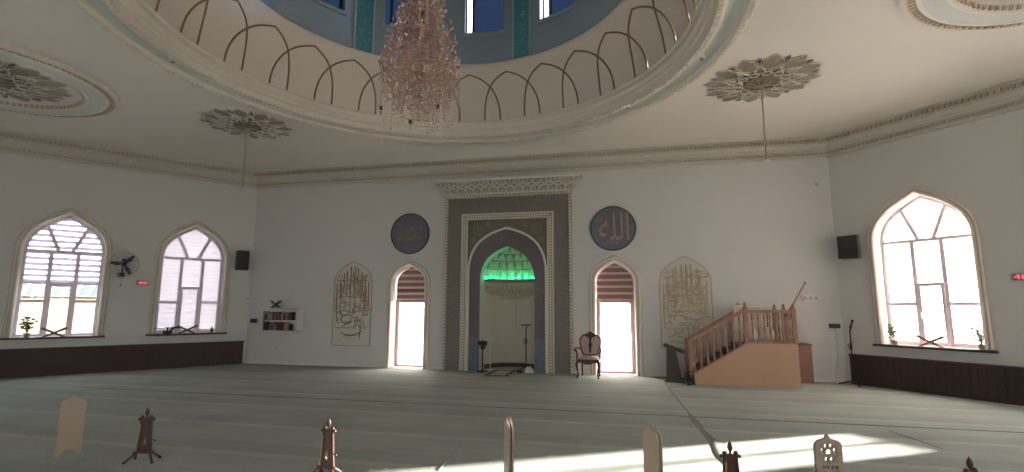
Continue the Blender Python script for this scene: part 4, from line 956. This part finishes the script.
# ------------------------------------------------------------ things on the window sills
def sill_rehal(frame, x, label, m_):
    q = frame.p(x, -.02, .795); t = thing('book_stand', label, 'book stand', q, frame.th)
    for sg in (-1, 1):
        mb = MB(); mb.plate([(-.20, 0), (-.13, 0), (.22, .165), (.19, .205)], (), -.008 if sg > 0 else .01, .006 if sg > 0 else .02); mb.v = [(sg * v[0], v[1], v[2]) for v in mb.v]; mb.build('leaf', m_, t)
sill_rehal(LW, -1.33, 'small folding book stand crossed like an X on the sill beside the dark sill plant', STEPW)
sill_rehal(LW, -3.74, 'small folding book stand crossed like an X on the leftmost window sill', STEPW)
sill_rehal(RW, 1.47, 'mauve folding book stand crossed like an X on the right window sill', CABW)
def plant(frame, x, h, label, leafm, petal_m=None, seed=1, wide=.12):
    q = frame.p(x, .03, .795); t = thing('potted_plant', label, 'plant', q, frame.th); rg = random.Random(seed)
    mb = MB(); mb.lathe([(.001, 0), (.04, 0), (.055, .08), (.06, .085), (.048, .085), (.046, .07), (.001, .07)], 14); mb.build('pot', POT, t, smooth=True)
    st = MB(); lf = MB(); pt = MB()
    for k in range(9):
        a = rg.uniform(0, 2 * pi); rr = rg.uniform(.2, 1) * wide; hh = h * rg.uniform(.5, 1); tip = Vector((rr * cos(a), rr * .5 * sin(a), hh)); st.tube([(0, 0, .06), (tip.x * .3, tip.y * .3, hh * .6), tip], .004, 5)
        for j in range(4):
            b = rg.uniform(0, 2 * pi); l = rg.uniform(.06, .10); d = Vector((cos(b), .6 * sin(b), rg.uniform(-.2, .5))).normalized(); n_ = d.cross(Vector((0, 1, .3))).normalized() * .024; c0 = tip - Vector((0, 0, .03 * j))
            lf.add([c0, c0 + d * l * .5 + n_, c0 + d * l, c0 + d * l * .5 - n_, c0 + d * l * .5 + Vector((0, -.004, .004))], [(0, 1, 4), (1, 2, 4), (2, 3, 4), (3, 0, 4)])
        if petal_m and k % 2 == 0:
            for j in range(5): b = j * 2 * pi / 5; pt.ball(tip + Vector((.016 * cos(b), -.01, .016 * sin(b))), .012, 6)
    st.build('stems', leafm, t); tag(lf.build('leaves', leafm, t)); 
    if petal_m: pt.build('flowers', petal_m, t)
plant(LW, -4.16, .42, 'potted plant with orange flowers on the leftmost window sill', GREEN, PETAL, 4, .13)
plant(RW, .90, .36, 'leafy potted plant at the left end of the right window sill', PALEG, None, 6, .10)
plant(RW, 2.16, .36, 'leafy potted plant at the right end of the right window sill', PALEG, None, 8, .10)
q = LW.p(-1.72, .03, .795); t = thing('sill_plant', 'low dark plant with curling leaves on the sill of the left window beside the loudspeaker', 'plant', q, LW.th); rg = random.Random(2)
mb = MB(); mb.lathe([(.001, 0), (.05, 0), (.065, .06), (.05, .06), (.001, .05)], 12, sx=1.6); mb.build('bowl', BLACK, t)
mb = MB()
for k in range(16): a = rg.uniform(-1, 1); mb.tube([(a * .05, 0, .05), (a * .14, -.02, .12 + .04 * rg.random()), (a * .26, -.02, .10 + .08 * rg.random()), (a * .30, -.02, .07 + .08 * rg.random())], [.004, .009, .008, .002], 5)
mb.build('leaves', mat('very_dark_leaf', (0.03, 0.035, 0.025), 0.5, noise=0.3), t)
mb = MB(); mb.lathe([(.001, 0), (.028, 0), (.03, .09), (.012, .12), (.012, .15), (.001, .15)], 12); q = LW.p(-.80, .03, .795); tag(mb.build('bottle', BLACK, smooth=True, loc=q), 'small dark bottle at the right end of the sill beside the loudspeaker', 'bottle')

# ------------------------------------------------------------ armchair
ac = thing('armchair', 'carved dark red wood armchair with rose beige upholstery beside the right door', 'chair', (1.91, -.55, 0), RAD(-4)); ac.scale = (.93, .95, .91)
def crv(pts, r, n=8):
    out = []
    P = [Vector(p) for p in pts]
    for i in range(len(P) - 1):
        p0 = P[max(i - 1, 0)]; p1 = P[i]; p2 = P[i + 1]; p3 = P[min(i + 2, len(P) - 1)]
        for k in range(5):
            t_ = k / 5; out.append(.5 * ((2 * p1) + (-p0 + p2) * t_ + (2 * p0 - 5 * p1 + 4 * p2 - p3) * t_ * t_ + (-p0 + 3 * p1 - 3 * p2 + p3) * t_ ** 3))
    out.append(P[-1]); m_ = len(out)
    rs = r if not isinstance(r, (list, tuple)) else [r[min(len(r) - 1, int(i * (len(r) - 1) / (m_ - 1)))] + (r[min(len(r) - 1, int(i * (len(r) - 1) / (m_ - 1)) + 1)] - r[min(len(r) - 1, int(i * (len(r) - 1) / (m_ - 1)))]) * ((i * (len(r) - 1) / (m_ - 1)) % 1) for i in range(m_)]
    mb = MB(); mb.tube(out, rs, n); return mb
for s in (-1, 1):
    crv([(s * .22, -.20, .40), (s * .245, -.235, .30), (s * .215, -.20, .12), (s * .235, -.24, .015)], [.032, .03, .017, .02]).build('leg', WOODD, ac, smooth=True)
    crv([(s * .19, .20, .40), (s * .19, .22, .2), (s * .20, .27, .01)], [.026, .02, .018]).build('leg', WOODD, ac, smooth=True)
    crv([(s * .23, .17, .64), (s * .285, .05, .665), (s * .285, -.13, .65), (s * .30, -.17, .61)], [.018, .02, .02, .022]).build('armrest', WOODD, ac, smooth=True)
    crv([(s * .285, -.10, .64), (s * .25, -.12, .54), (s * .255, -.14, .42)], [.017, .016, .02]).build('arm_support', WOODD, ac, smooth=True)
mb = MB(); mb.plate([(-.25, .36), (-.15, .355), (-.06, .325), (0, .315), (.06, .325), (.15, .355), (.25, .36), (.25, .43), (-.25, .43)], (), -.235, -.205)
for s in (-1, 1): mb.box(min(s * .25, s * .22), max(s * .25, s * .22), -.21, .21, .37, .43)
mb.box(-.22, .22, .19, .22, .37, .43); mb.build('seat_frame', WOODD, ac)
mb = MB()
rows_ = []
for j in range(9):
    v = j / 8 * 2 - 1; rows_.append([(.24 * (i / 8 * 2 - 1) * (1 - .10 * (v + 1) / 2), .21 * v, .43 + .075 * (1 - abs(i / 8 * 2 - 1) ** 4) * (1 - abs(v) ** 4)) for i in range(9)])
mb.add([p for r in rows_ for p in r], [(j * 9 + i, j * 9 + i + 1, (j + 1) * 9 + i + 1, (j + 1) * 9 + i) for j in range(8) for i in range(8)]); mb.build('seat', UPH, ac, smooth=True)
backo = [(.13, .50), (.185, .54), (.205, .64), (.235, .76), (.235, .86), (.18, .935), (.09, .965), (0, .98)]
ring = backo + [(-x, z) for x, z in backo[-2::-1]]
def tilt(mb): mb.v = [(x, y + .21 + (z - .45) * .14, z) for x, y, z in mb.v]; return mb
mb = MB(); mb.plate([(x * .93, .02 + z * .97) for x, z in ring], (), -.03, .02); tilt(mb).build('backrest', UPH, ac)
mb = MB(); mb.tube([(x, -.02, z) for x, z in ring], .02, 8, closed=True)
mb.tube([(-.14, 0, .50), (-.18, 0, .42)], .02, 8); mb.tube([(.14, 0, .50), (.18, 0, .42)], .02, 8); tilt(mb).build('back_frame', WOODD, ac, smooth=True)
mb = MB(); mb.plate([(-.13, .935), (-.06, .90), (0, .86), (.06, .90), (.13, .935), (.09, .985), (.03, 1.02), (0, 1.055), (-.03, 1.02), (-.09, .985)], (), -.05, -.01)
for s in (-1, 1): mb.tube([(s * .05 + .022 * cos(u * pi / 4), -.055, .945 + .022 * sin(u * pi / 4)) for u in range(8)], .008, 5, closed=True)
mb.plate([(-.028, .55), (.028, .55), (.02, .64), (.045, .72), (.02, .80), (.03, .88), (-.03, .88), (-.02, .80), (-.045, .72), (-.02, .64)], (), -.045, -.03)
tilt(mb).build('crest_carving', WOODD, ac)

# ------------------------------------------------------------ minbar (wooden stair pulpit)
mn = thing('minbar', 'wooden stair pulpit with turned railings and salmon coloured side panel', 'pulpit', (3.82, -.62, 0))
X0, XM, X1, ZP = 0.0, 1.10, 1.98, .79; YF, YB = -.38, .22
for y in (YF, YB):
    mb = MB(); mb.plate([(X0, 0), (X1, 0), (X1, ZP), (XM, ZP), (X0, .13)], (), y, y + .03); mb.build('side_panel', PLY, mn)
mb = MB(); mb.box(X1 - .03, X1, YF + .03, YB, 0, ZP); mb.build('end_panel', PLY, mn)
mb = MB(); nst = 6
for k in range(nst):
    xa = X0 + .04 + k * (XM - .04) / nst; zt = .16 + k * (ZP - .13) / nst; mb = MB(); mb.box(xa, xa + (XM - .04) / nst + .03, YF + .03, YB, zt - .12, zt + .085); mb.build('step', STEPW, mn)
mb = MB(); mb.box(XM, X1 - .03, YF + .03, YB, ZP - .04, ZP); mb.build('platform', STEPW, mn)
bal = MB(); bal.lathe([(.012, 0), (.018, .02), (.018, .07), (.011, .09), (.017, .14), (.021, .20), (.012, .30), (.011, .36), (.017, .40), (.017, .46), (.012, .50)], 8)
balp = None
def baluster(x, y, z, hh):
    global balp
    if balp is None: balp = bal.build('baluster', WOOD, mn, smooth=True); o = balp
    else: o = balp.copy(); COL.objects.link(o)
    o.location = (x, y, z); o.scale = (1, 1, hh / .50)
def post(x, y, z0, z1, fin=True):
    mb = MB(); mb.box(-.035, .035, -.035, .035, 0, z1 - z0)
    if fin: mb.lathe([(.02, z1 - z0), (.035, z1 - z0 + .01), (.018, z1 - z0 + .025), (.03, z1 - z0 + .05), (.026, z1 - z0 + .075), (.001, z1 - z0 + .095)], 12)
    mb.build('post', WOOD, mn, loc=(x, y, z0))
for y in (YF + .015, YB + .015):
    post(X0 + .075, y, .17, .82, False); post(XM - .0, y, ZP, 1.47); post(X1 - .035, y, ZP, 1.45); 
    if y > 0: post(1.78, y, ZP, 1.44)
    for k in range(8):
        x = X0 + .15 + k * (XM - .19) / 7.6; zb = .13 + (ZP - .13) * x / XM; baluster(x, y, zb + .01, .60)
    for k in range(7): baluster(XM + .12 + k * .104, y, ZP + .03, .54)
    mb = MB(); bar(mb, (X0 + .04, .80), (XM, 1.43), .055, y - .03, y + .03); mb.build('handrail', WOOD, mn)
    mb = MB(); mb.box(XM, X1 - .02, y - .03, y + .03, 1.365, 1.42); mb.box(XM + .03, X1 - .07, y - .02, y + .02, ZP, ZP + .035); mb.build('handrail', WOOD, mn)
    mb = MB(); bar(mb, (X0 + .06, .165), (XM, .795), .025, y - .02, y + .02); mb.build('bottom_rail', WOOD, mn)
for k in range(5): baluster(X1 - .035, YF + .13 + k * .13, ZP + .03, .54)
mb = MB(); mb.box(X1 - .065, X1 - .005, YF, YB, 1.365, 1.42); mb.build('handrail', WOOD, mn)
for (cx, lab) in ((1.26, 'cream round cushion on the pulpit platform, nearer the stairs'), (1.55, 'cream round cushion on the pulpit platform, farther from the stairs')):
    t = thing('cushion', lab, 'cushion', (3.82 + cx, -.62, ZP)); mb = MB(); mb.lathe([(.001, 0), (.09, .01), (.14, .07), (.15, .15), (.13, .24), (.07, .29), (.001, .30)], 18, sy=.5); mb.build('pillow', CUSH, t, smooth=True)
    mb = MB(); mb.tube([(.13 * cos(u * pi / 8), -.050, .15 + .12 * sin(u * pi / 8)) for u in range(16)], .005, 5, closed=True); mb.build('piping', TAN, t)
t = thing('seat_board', 'pale backrest board of the seat on the pulpit platform', 'seat back', (3.82 + 1.27, -.44, ZP)); mb = MB(); mb.plate([(-.25, 0), (.25, 0), (.25, .70), (.18, .735), (-.18, .735), (-.25, .70)], (), 0, .03); mb.build('board', mat('pale_board', (0.55, 0.48, 0.40), 0.6, noise=0.1), t)
mb = MB(); mb.sweep([(.25, 0), (.25, .70), (-.25, .70), (-.25, 0)], [(-.015, 0), (-.015, .02), (.015, .02), (.015, 0)]); mb.build('edging', CUSH, t)
t = thing('wooden_staff', 'long wooden staff leaning out from the top right post of the pulpit', 'staff', (5.70, -.66, 1.28)); mb = MB(); mb.tube([(0, 0, 0), (.25, .07, .36), (.44, .12, .66)], [.016, .014, .013], 10); mb.build('shaft', WOOD, t, smooth=True); mb = MB(); mb.ball((.445, .122, .67), .02, 8); mb.build('tip', STEPW, t)
t = thing('wooden_cabinet', 'low brown wooden cupboard against the wall behind the pulpit', 'cabinet', (6.03, -.17, 0)); mb = MB(); mb.box(-.22, .22, -.12, .16, 0, .73); mb.build('body', CABW, t)
mb = MB(); mb.box(-.19, .19, -.135, -.12, .04, .36); mb.box(-.19, .19, -.135, -.12, .38, .70); mb.build('door', CABW, t); mb = MB(); mb.box(-.23, .23, -.14, .16, .73, .75); mb.build('top', STEPW, t)
# lectern by the stairs
t = thing('lectern', 'small grey brown lectern with slanted top at the foot of the pulpit stairs', 'lectern', (3.61, -.66, 0), RAD(-8))
mb = MB(); mb.add([(-.15, -.13, .04), (.13, -.13, .04), (.13, .13, .04), (-.15, .13, .04), (-.13, -.09, .66), (.04, -.09, .60), (.04, .09, .60), (-.13, .09, .66)], [(0, 3, 2, 1), (4, 5, 6, 7), (0, 1, 5, 4), (1, 2, 6, 5), (2, 3, 7, 6), (3, 0, 4, 7)]); mb.build('pedestal', LECT, t)
mb = MB(); mb.cbox((.01, 0, .645), .42, .28, .05, Matrix.Rotation(RAD(20), 3, 'Y')); mb.build('reading_top', LECT, t); mb = MB(); mb.box(-.18, .17, -.16, .16, 0, .04); mb.build('base', LECT, t)
mb = MB()
for k in range(5): z = .02 + k * .035; mb.tube([(.075 * cos(u * pi / 8) * (1 - .04 * k), .075 * sin(u * pi / 8), z + .012 * sin(u * 1.1 + k)) for u in range(16)], .011, 6, closed=True)
mb.tube([(0.07, 0, .17), (.03, 0, .26), (-.04, 0, .24), (-.06, 0, .16)], .011, 6); tag(mb.build('cable_coil', BLACK, smooth=True, loc=(3.86, -1.12, 0)), 'small coil of black cable on the carpet at the foot of the stair panel', 'cable')

# ------------------------------------------------------------ microphone stands and niche furniture
def micstand(x, y, h, label, bar_w=0, boom=0):
    t = thing('microphone_stand', label, 'microphone stand', (x, y, 0))
    for k in range(3): a = k * 2 * pi / 3 + .5; mb = MB(); mb.tube([(0, 0, .10), (.12 * cos(a), .12 * sin(a), .06), (.26 * cos(a), .26 * sin(a), .012)], [.012, .010, .012], 8); mb.build('leg', BLACK, t, smooth=True)
    mb = MB(); mb.tube([(0, 0, .03), (0, 0, h - .05)], .011, 10); mb.lathe([(.024, .08), (.024, .14), (.012, .16)], 12); mb.lathe([(.02, h * .62), (.022, h * .70), (.01, h * .72)], 12); mb.build('pole', BLACK, t)
    mb = MB(); mb.tube([(0, 0, h - .08), (.02, -.02, h), (.03, -.04, h + .03)], .011, 8); mb.build('clip', BLACK, t)
    mb = MB()
    if bar_w: mb.tube([(-bar_w / 2, -.03, h + .03), (bar_w / 2, -.03, h + .03)], .012, 8); mb.ball((-bar_w / 2, -.03, h + .03), .022, 8); mb.ball((bar_w / 2, -.03, h + .03), .022, 8)
    else: mb.tube([(.0, -.01, h - .02), (.03, -.06, h + .10)], [.011, .016], 10); mb.ball((.034, -.066, h + .12), .026, 10)
    mb.build('microphone', BLACK, t, smooth=True)
    mb = MB(); mb.tube([(0.02, -.02, h * .74), (-.06, -.02, h * .70), (-.03, -.03, h * .60)], .008, 6); mb.build('side_arm', BLACK, t)
micstand(6.90, -.42, 1.10, 'tall black microphone stand in front of the right corner')
micstand(.43, .12, 1.02, 'black stand with a crossbar of two microphones inside the niche', .16)
t = thing('monitor_stand', 'black box on a thin pole at the left side of the niche', 'stand', (-.54, -.12, 0))
mb = MB(); mb.tube([(0, 0, .02), (0, 0, .58)], .014, 10); mb.build('pole', BLACK, t); mb = MB(); mb.lathe([(.001, .03), (.02, .03), (.13, .015), (.14, 0), (.001, 0)], 20); mb.build('base', BLACK, t)
mb = MB(); mb.cbox((0, 0, .63), .20, .10, .09, Matrix.Rotation(RAD(-15), 3, 'X')); mb.cbox((.01, .0, .55), .09, .06, .10); mb.build('box', BLACK, t)
t = thing('small_fan', 'small white round fan behind the black box in the niche', 'fan', (-.42, .12, 0)); mb = MB(); mb.tube([(0, 0, 0), (0, 0, .62)], .010, 8); mb.lathe([(.001, .02), (.09, .015), (.10, 0)], 16); mb.build('pole', WHITEP, t)
mb = MB()
for r in (.10, .065, .03): mb.tube([(r * cos(u * pi / 12), -.03, .72 + r * sin(u * pi / 12)) for u in range(24)], .004, 5, closed=True)
for k in range(12): a = k * pi / 6; mb.tube([(.02 * cos(a), -.035, .72 + .02 * sin(a)), (.10 * cos(a), -.03, .72 + .10 * sin(a))], .0025, 4)
mb.build('cage', WHITEP, t)
for k in range(3):
    a = k * 2 * pi / 3; mb = MB(); mb.add([(.01 * cos(a), -.005, .72 + .01 * sin(a)), (.09 * cos(a - .3), -.012, .72 + .09 * sin(a - .3)), (.092 * cos(a + .1), -.004, .72 + .092 * sin(a + .1)), (.08 * cos(a + .5), .004, .72 + .08 * sin(a + .5))], [(0, 1, 2), (0, 2, 3)]); mb.build('blade', WHITEP, t)
t = thing('prayer_rug', 'beige bordered prayer rug lying in front of the niche', 'rug', (-.02, -.30, 0)); mb = MB(); mb.box(-.36, .30, -.62, .60, .0, .010); mb.build('pile', RUGD, t)
mb = MB(); mb.sweep([(-.33, -.59), (.27, -.59), (.27, .57), (-.33, .57)], [(-.03, 0), (-.03, .013), (.03, .013), (.03, 0)], closed=True); mb.v = [(x, z, -y) for x, y, z in mb.v]; mb.build('border', RUG, t); mb = MB(); mb.box(-.20, .14, -.40, .40, .010, .0125); mb.build('centre_field', RUG, t)
t = thing('folded_cloth', 'crumpled white cloth bag on the floor at the right of the niche', 'bag', (.52, -.02, 0)); rg = random.Random(31); mb = MB()
rows_ = [[((.14 - .015 * j) * cos(u * pi / 8) * (1 + .15 * sin(3 * u + j)), (.08 - .008 * j) * sin(u * pi / 8), .02 * j * (1 + .1 * sin(2 * u))) for u in range(16)] for j in range(7)]
mb.add([p for r in rows_ for p in r], [(j * 16 + u, j * 16 + (u + 1) % 16, (j + 1) * 16 + (u + 1) % 16, (j + 1) * 16 + u) for j in range(6) for u in range(16)] + [tuple(96 + u for u in range(16))]); mb.build('cloth', WHITEP, t, smooth=True)
mb = MB(); mb.box(-.06, .06, -.05, .05, 0, .07); mb.box(-.045, .045, -.052, -.05, .02, .05); mb.build('charger', BLACK); 
o = COL.objects['charger'] if 'charger' in COL.objects else None
if o: o.location = (.33, -.12, 0); tag(o, 'small black box on the floor under the niche microphone stand', 'box')

# ------------------------------------------------------------ cable strip across the carpet
pts = [(3.38, -1.0), (3.41, -1.6), (3.47, -3.0), (3.52, -3.95)]
mb = MB(); mb.tube([(p[0] - 3.4, p[1] + 1, .002) for p in pts], .012, 6); o1_ = thing('cable_strip', 'grey strip crossing the carpet from the pulpit towards the camera', 'cable strip', (3.4, -1, 0)); mb.build('cable', CABLE, o1_)
mb = MB(); P = [(3.515, -3.9), (3.53, -4.4), (3.55, -4.9), (3.60, -5.4), (3.58, -5.9), (3.60, -6.5)]; wd = [.02, .05, .035, .06, .07, .03]; hh = [.006, .010, .008, .012, .014, .006]
vs = []; fs = []
for (x, y), w2, h2 in zip(P, wd, hh): vs += [(x - w2 - 3.4, y + 1, .001), (x - w2 * .4 - 3.4, y + 1, h2 * .7), (x - 3.4, y + 1, h2), (x + w2 * .6 - 3.4, y + 1, h2 * .5), (x + w2 - 3.4, y + 1, .001)]
for i in range(len(P) - 1):
    for k in range(4): fs.append((i * 5 + k, i * 5 + k + 1, (i + 1) * 5 + k + 1, (i + 1) * 5 + k))
mb.add(vs, fs); mb.build('raised_flap', CABLE, o1_, smooth=True)

# ------------------------------------------------------------ row of Quran stands in the foreground
def circ_(cx, cz, r, n=12): return [(cx + r * cos(2 * pi * k / n), cz + r * sin(2 * pi * k / n)) for k in range(n)]
def leaf_mesh(y0, y1, pierced=True):
    w = .096; top = [(w, .495), (w - .006, .515), (w - .026, .532), (w - .050, .538), (.022, .546), (.011, .558), (0, .576)]
    out = [(w + .01, 0), (w - .0, .10)] + top + [(-x, z) for x, z in top[-2::-1]] + [(-w + .0, .10), (-w - .01, 0), (-w + .035, 0), (-.04, .05), (0, .065), (.04, .05), (w - .035, 0)]
    cz = .452; hs = [circ_(0, cz, .024, 12)]
    hs += [circ_(.048 * cos(k * pi / 4 + .39), cz + .048 * sin(k * pi / 4 + .39), .0155) for k in range(8)]
    hs += [circ_(.072 * cos(k * pi / 4), cz + .068 * sin(k * pi / 4), .0065, 8) for k in range(8)]
    for rr, zz in ((.0135, .355), (.0135, .318)): hs += [circ_(x, zz, rr) for x in (-.048, -.016, .016, .048)]
    for zz in (.28, .25, .22): hs += [circ_(x, zz, .009) for x in (-.055, -.027, 0, .027, .055)]
    mb = MB(); mb.plate(out, hs if pierced else (), y0, y1); return mb
lat = None; PL_ = {}
def board(x, rot, label, y=-7.4, plain=False):
    global lat
    if plain:
        if 'p' not in PL_: 
            t = thing('folded_book_stand', label, 'book stand', (x, y, 0), rot, 'plain book stands in the foreground row'); leaf_mesh(-.022, -.005, False).build('leaf', PLYG, t); leaf_mesh(.005, .022, False).build('leaf', PLYG, t); mb = MB(); mb.box(-.07, .07, -.006, .006, .15, .17); mb.box(-.07, .07, -.006, .006, .42, .44); mb.build('hinge', PLYG, t); PL_['p'] = t
        else: t = copy_tree(PL_['p']); t.location = (x, y, 0); t.rotation_euler = (0, 0, rot); t['label'] = label
        return t
    if lat is None:
        t = thing('folded_book_stand', label, 'book stand', (x, y, 0), rot, 'lattice book stands in the foreground row')
        leaf_mesh(-.012, -.002).build('leaf', PLYG, t); leaf_mesh(.002, .012).build('leaf', PLYG, t)
        mb = MB(); mb.box(-.07, .07, -.006, .006, .15, .17); mb.box(-.07, .07, -.006, .006, .42, .44)
        mb.build('hinge', PLYG, t); lat = t
    else:
        t = copy_tree(lat); t.location = (x, y, 0); t.rotation_euler = (0, 0, rot); t['label'] = label
    return t
board(4.055, RAD(14), 'grey beige folded book stand facing the camera with a pierced flower lattice, lower right foreground')
board(2.865, RAD(-60), 'plain grey beige folded book stand turned edgeways, right of the bottom centre', plain=True)
board(1.755, RAD(-66), 'plain grey beige folded book stand turned edgeways at the bottom centre, tallest in view', plain=True)
board(-2.67, RAD(56), 'pale folded book stand standing alone at the lower left edge', plain=True)
def turned():
    t = thing('carved_stand', 'x', 'book stand', (0, 0, 0), 0, 'carved brown stands in the foreground row')
    mb = MB(); mb.lathe([(.010, .38), (.014, .395), (.009, .405), (.008, .415), (.016, .43), (.020, .446), (.015, .468), (.005, .485), (.001, .495)], 12); mb.build('finial', WOODD, t, smooth=True)
    for s in (-1, 1):
        mb = crv([(s * .040, 0, .40), (s * .044, 0, .32), (s * .052, 0, .18), (s * .066, 0, .075)], [.013, .014, .016, .014]); mb.ball((s * .04, 0, .405), .018, 8); mb.build('upright', WOODD, t, smooth=True)
        mb = crv([(s * .055, .0, .085), (s * .08, -.03, .06), (s * .105, -.06, .03), (s * .12, -.075, .012)], [.012, .011, .010, .012]); mb.ball((s * .12, -.077, .015), .015, 8); mb.build('leg', WOODD, t, smooth=True)
        mb = crv([(s * .07, .0, .085), (s * .09, .05, .05), (s * .11, .08, .012)], [.012, .010, .012]); mb.ball((s * .11, .08, .015), .015, 8); mb.build('leg', WOODD, t, smooth=True)
    mb = MB(); mb.plate([(-.05, .08), (.05, .08), (.040, .20), (.028, .30), (.03, .40), (-.03, .40), (-.028, .30), (-.040, .20)], [[(0, .13), (.014, .17), (0, .25), (-.014, .17)]], -.008, .008); mb.build('centre_panel', mat('red_brown_panel', (0.08, 0.030, 0.022), 0.35, noise=0.5, nscale=25), t)
    mb = MB(); mb.tube([(-.062, 0, .385), (.062, 0, .385)], .010, 8); mb.ball((-.064, 0, .385), .014, 8); mb.ball((.064, 0, .385), .014, 8); mb.build('crossbar', WOODD, t, smooth=True); mb = MB(); mb.tube([(-.09, 0, .085), (.09, 0, .085)], .013, 8); mb.build('crossbar', WOODD, t, smooth=True); mb = MB(); mb.tube([(.06, 0, .20), (.105, -.02, .195)], .007, 6); mb.build('peg', WOODD, t, smooth=True)
    for s in (-1, 1): mb = MB(); mb.tube([(s * .040, -.022, .345), (s * .050, -.022, .20), (s * .058, -.022, .10)], .006, 6); mb.build('brass_rod', mat('worn_brass', (0.45, 0.30, 0.18), 0.3, metal=0.6, noise=0.2), t); return t
tp = turned()
for i, (x, rot, lab) in enumerate(((-1.775, RAD(20), 'carved brown stand with splayed feet, leftmost of the brown stands in the foreground'), (.15, RAD(-5), 'slim carved brown stand with a pointed finial left of the bottom centre'),
                                   (3.41, RAD(10), 'carved brown stand at the end of the grey strip on the sunlit carpet'), (4.87, RAD(30), 'carved stand with only its tip showing in the lower right corner'))):
    t = tp if i == 0 else copy_tree(tp); t.location = (x, -7.4 if x < 4 else -7.46, 0); t.rotation_euler = (0, 0, rot); t['label'] = lab

# ------------------------------------------------------------ outside
mb = MB(); mb.box(-70, 70, -70, 70, -.35, -.12); tag(mb.build('courtyard', OUTG), kind='structure')
nb = thing('neighbour_building', 'beige building with a striped roof edge seen through the leftmost window', 'building', LW.p(-6.5, 6.5, -.12), LW.th)
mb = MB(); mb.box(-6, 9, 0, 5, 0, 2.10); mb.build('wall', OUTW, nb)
mb = MB(); mb.add([(-6.3, -.15, 1.90), (9.3, -.15, 1.90), (9.3, .3, 2.40), (-6.3, .3, 2.40), (-6.3, -.15, 1.85), (9.3, -.15, 1.85), (9.3, .3, 2.35), (-6.3, .3, 2.35)], [(0, 1, 2, 3), (4, 7, 6, 5), (0, 4, 5, 1), (2, 6, 7, 3), (0, 3, 7, 4), (1, 5, 6, 2)]); rf = mb.build('roof', mat('pale_roof', (0.16, 0.15, 0.14), .6, noise=.05), nb)
mb = MB(); x = -6.2
while x < 9.2: mb.add([(x, -.17, 1.915), (x + .13, -.17, 1.915), (x + .33, .28, 2.415), (x + .20, .28, 2.415), (x, -.17, 1.89), (x + .13, -.17, 1.89), (x + .33, .28, 2.39), (x + .20, .28, 2.39)], [(0, 1, 2, 3), (4, 7, 6, 5), (0, 4, 5, 1), (2, 6, 7, 3), (0, 3, 7, 4), (1, 5, 6, 2)]); x += .30
mb.build('roof_stripes', ROOFM, rf)
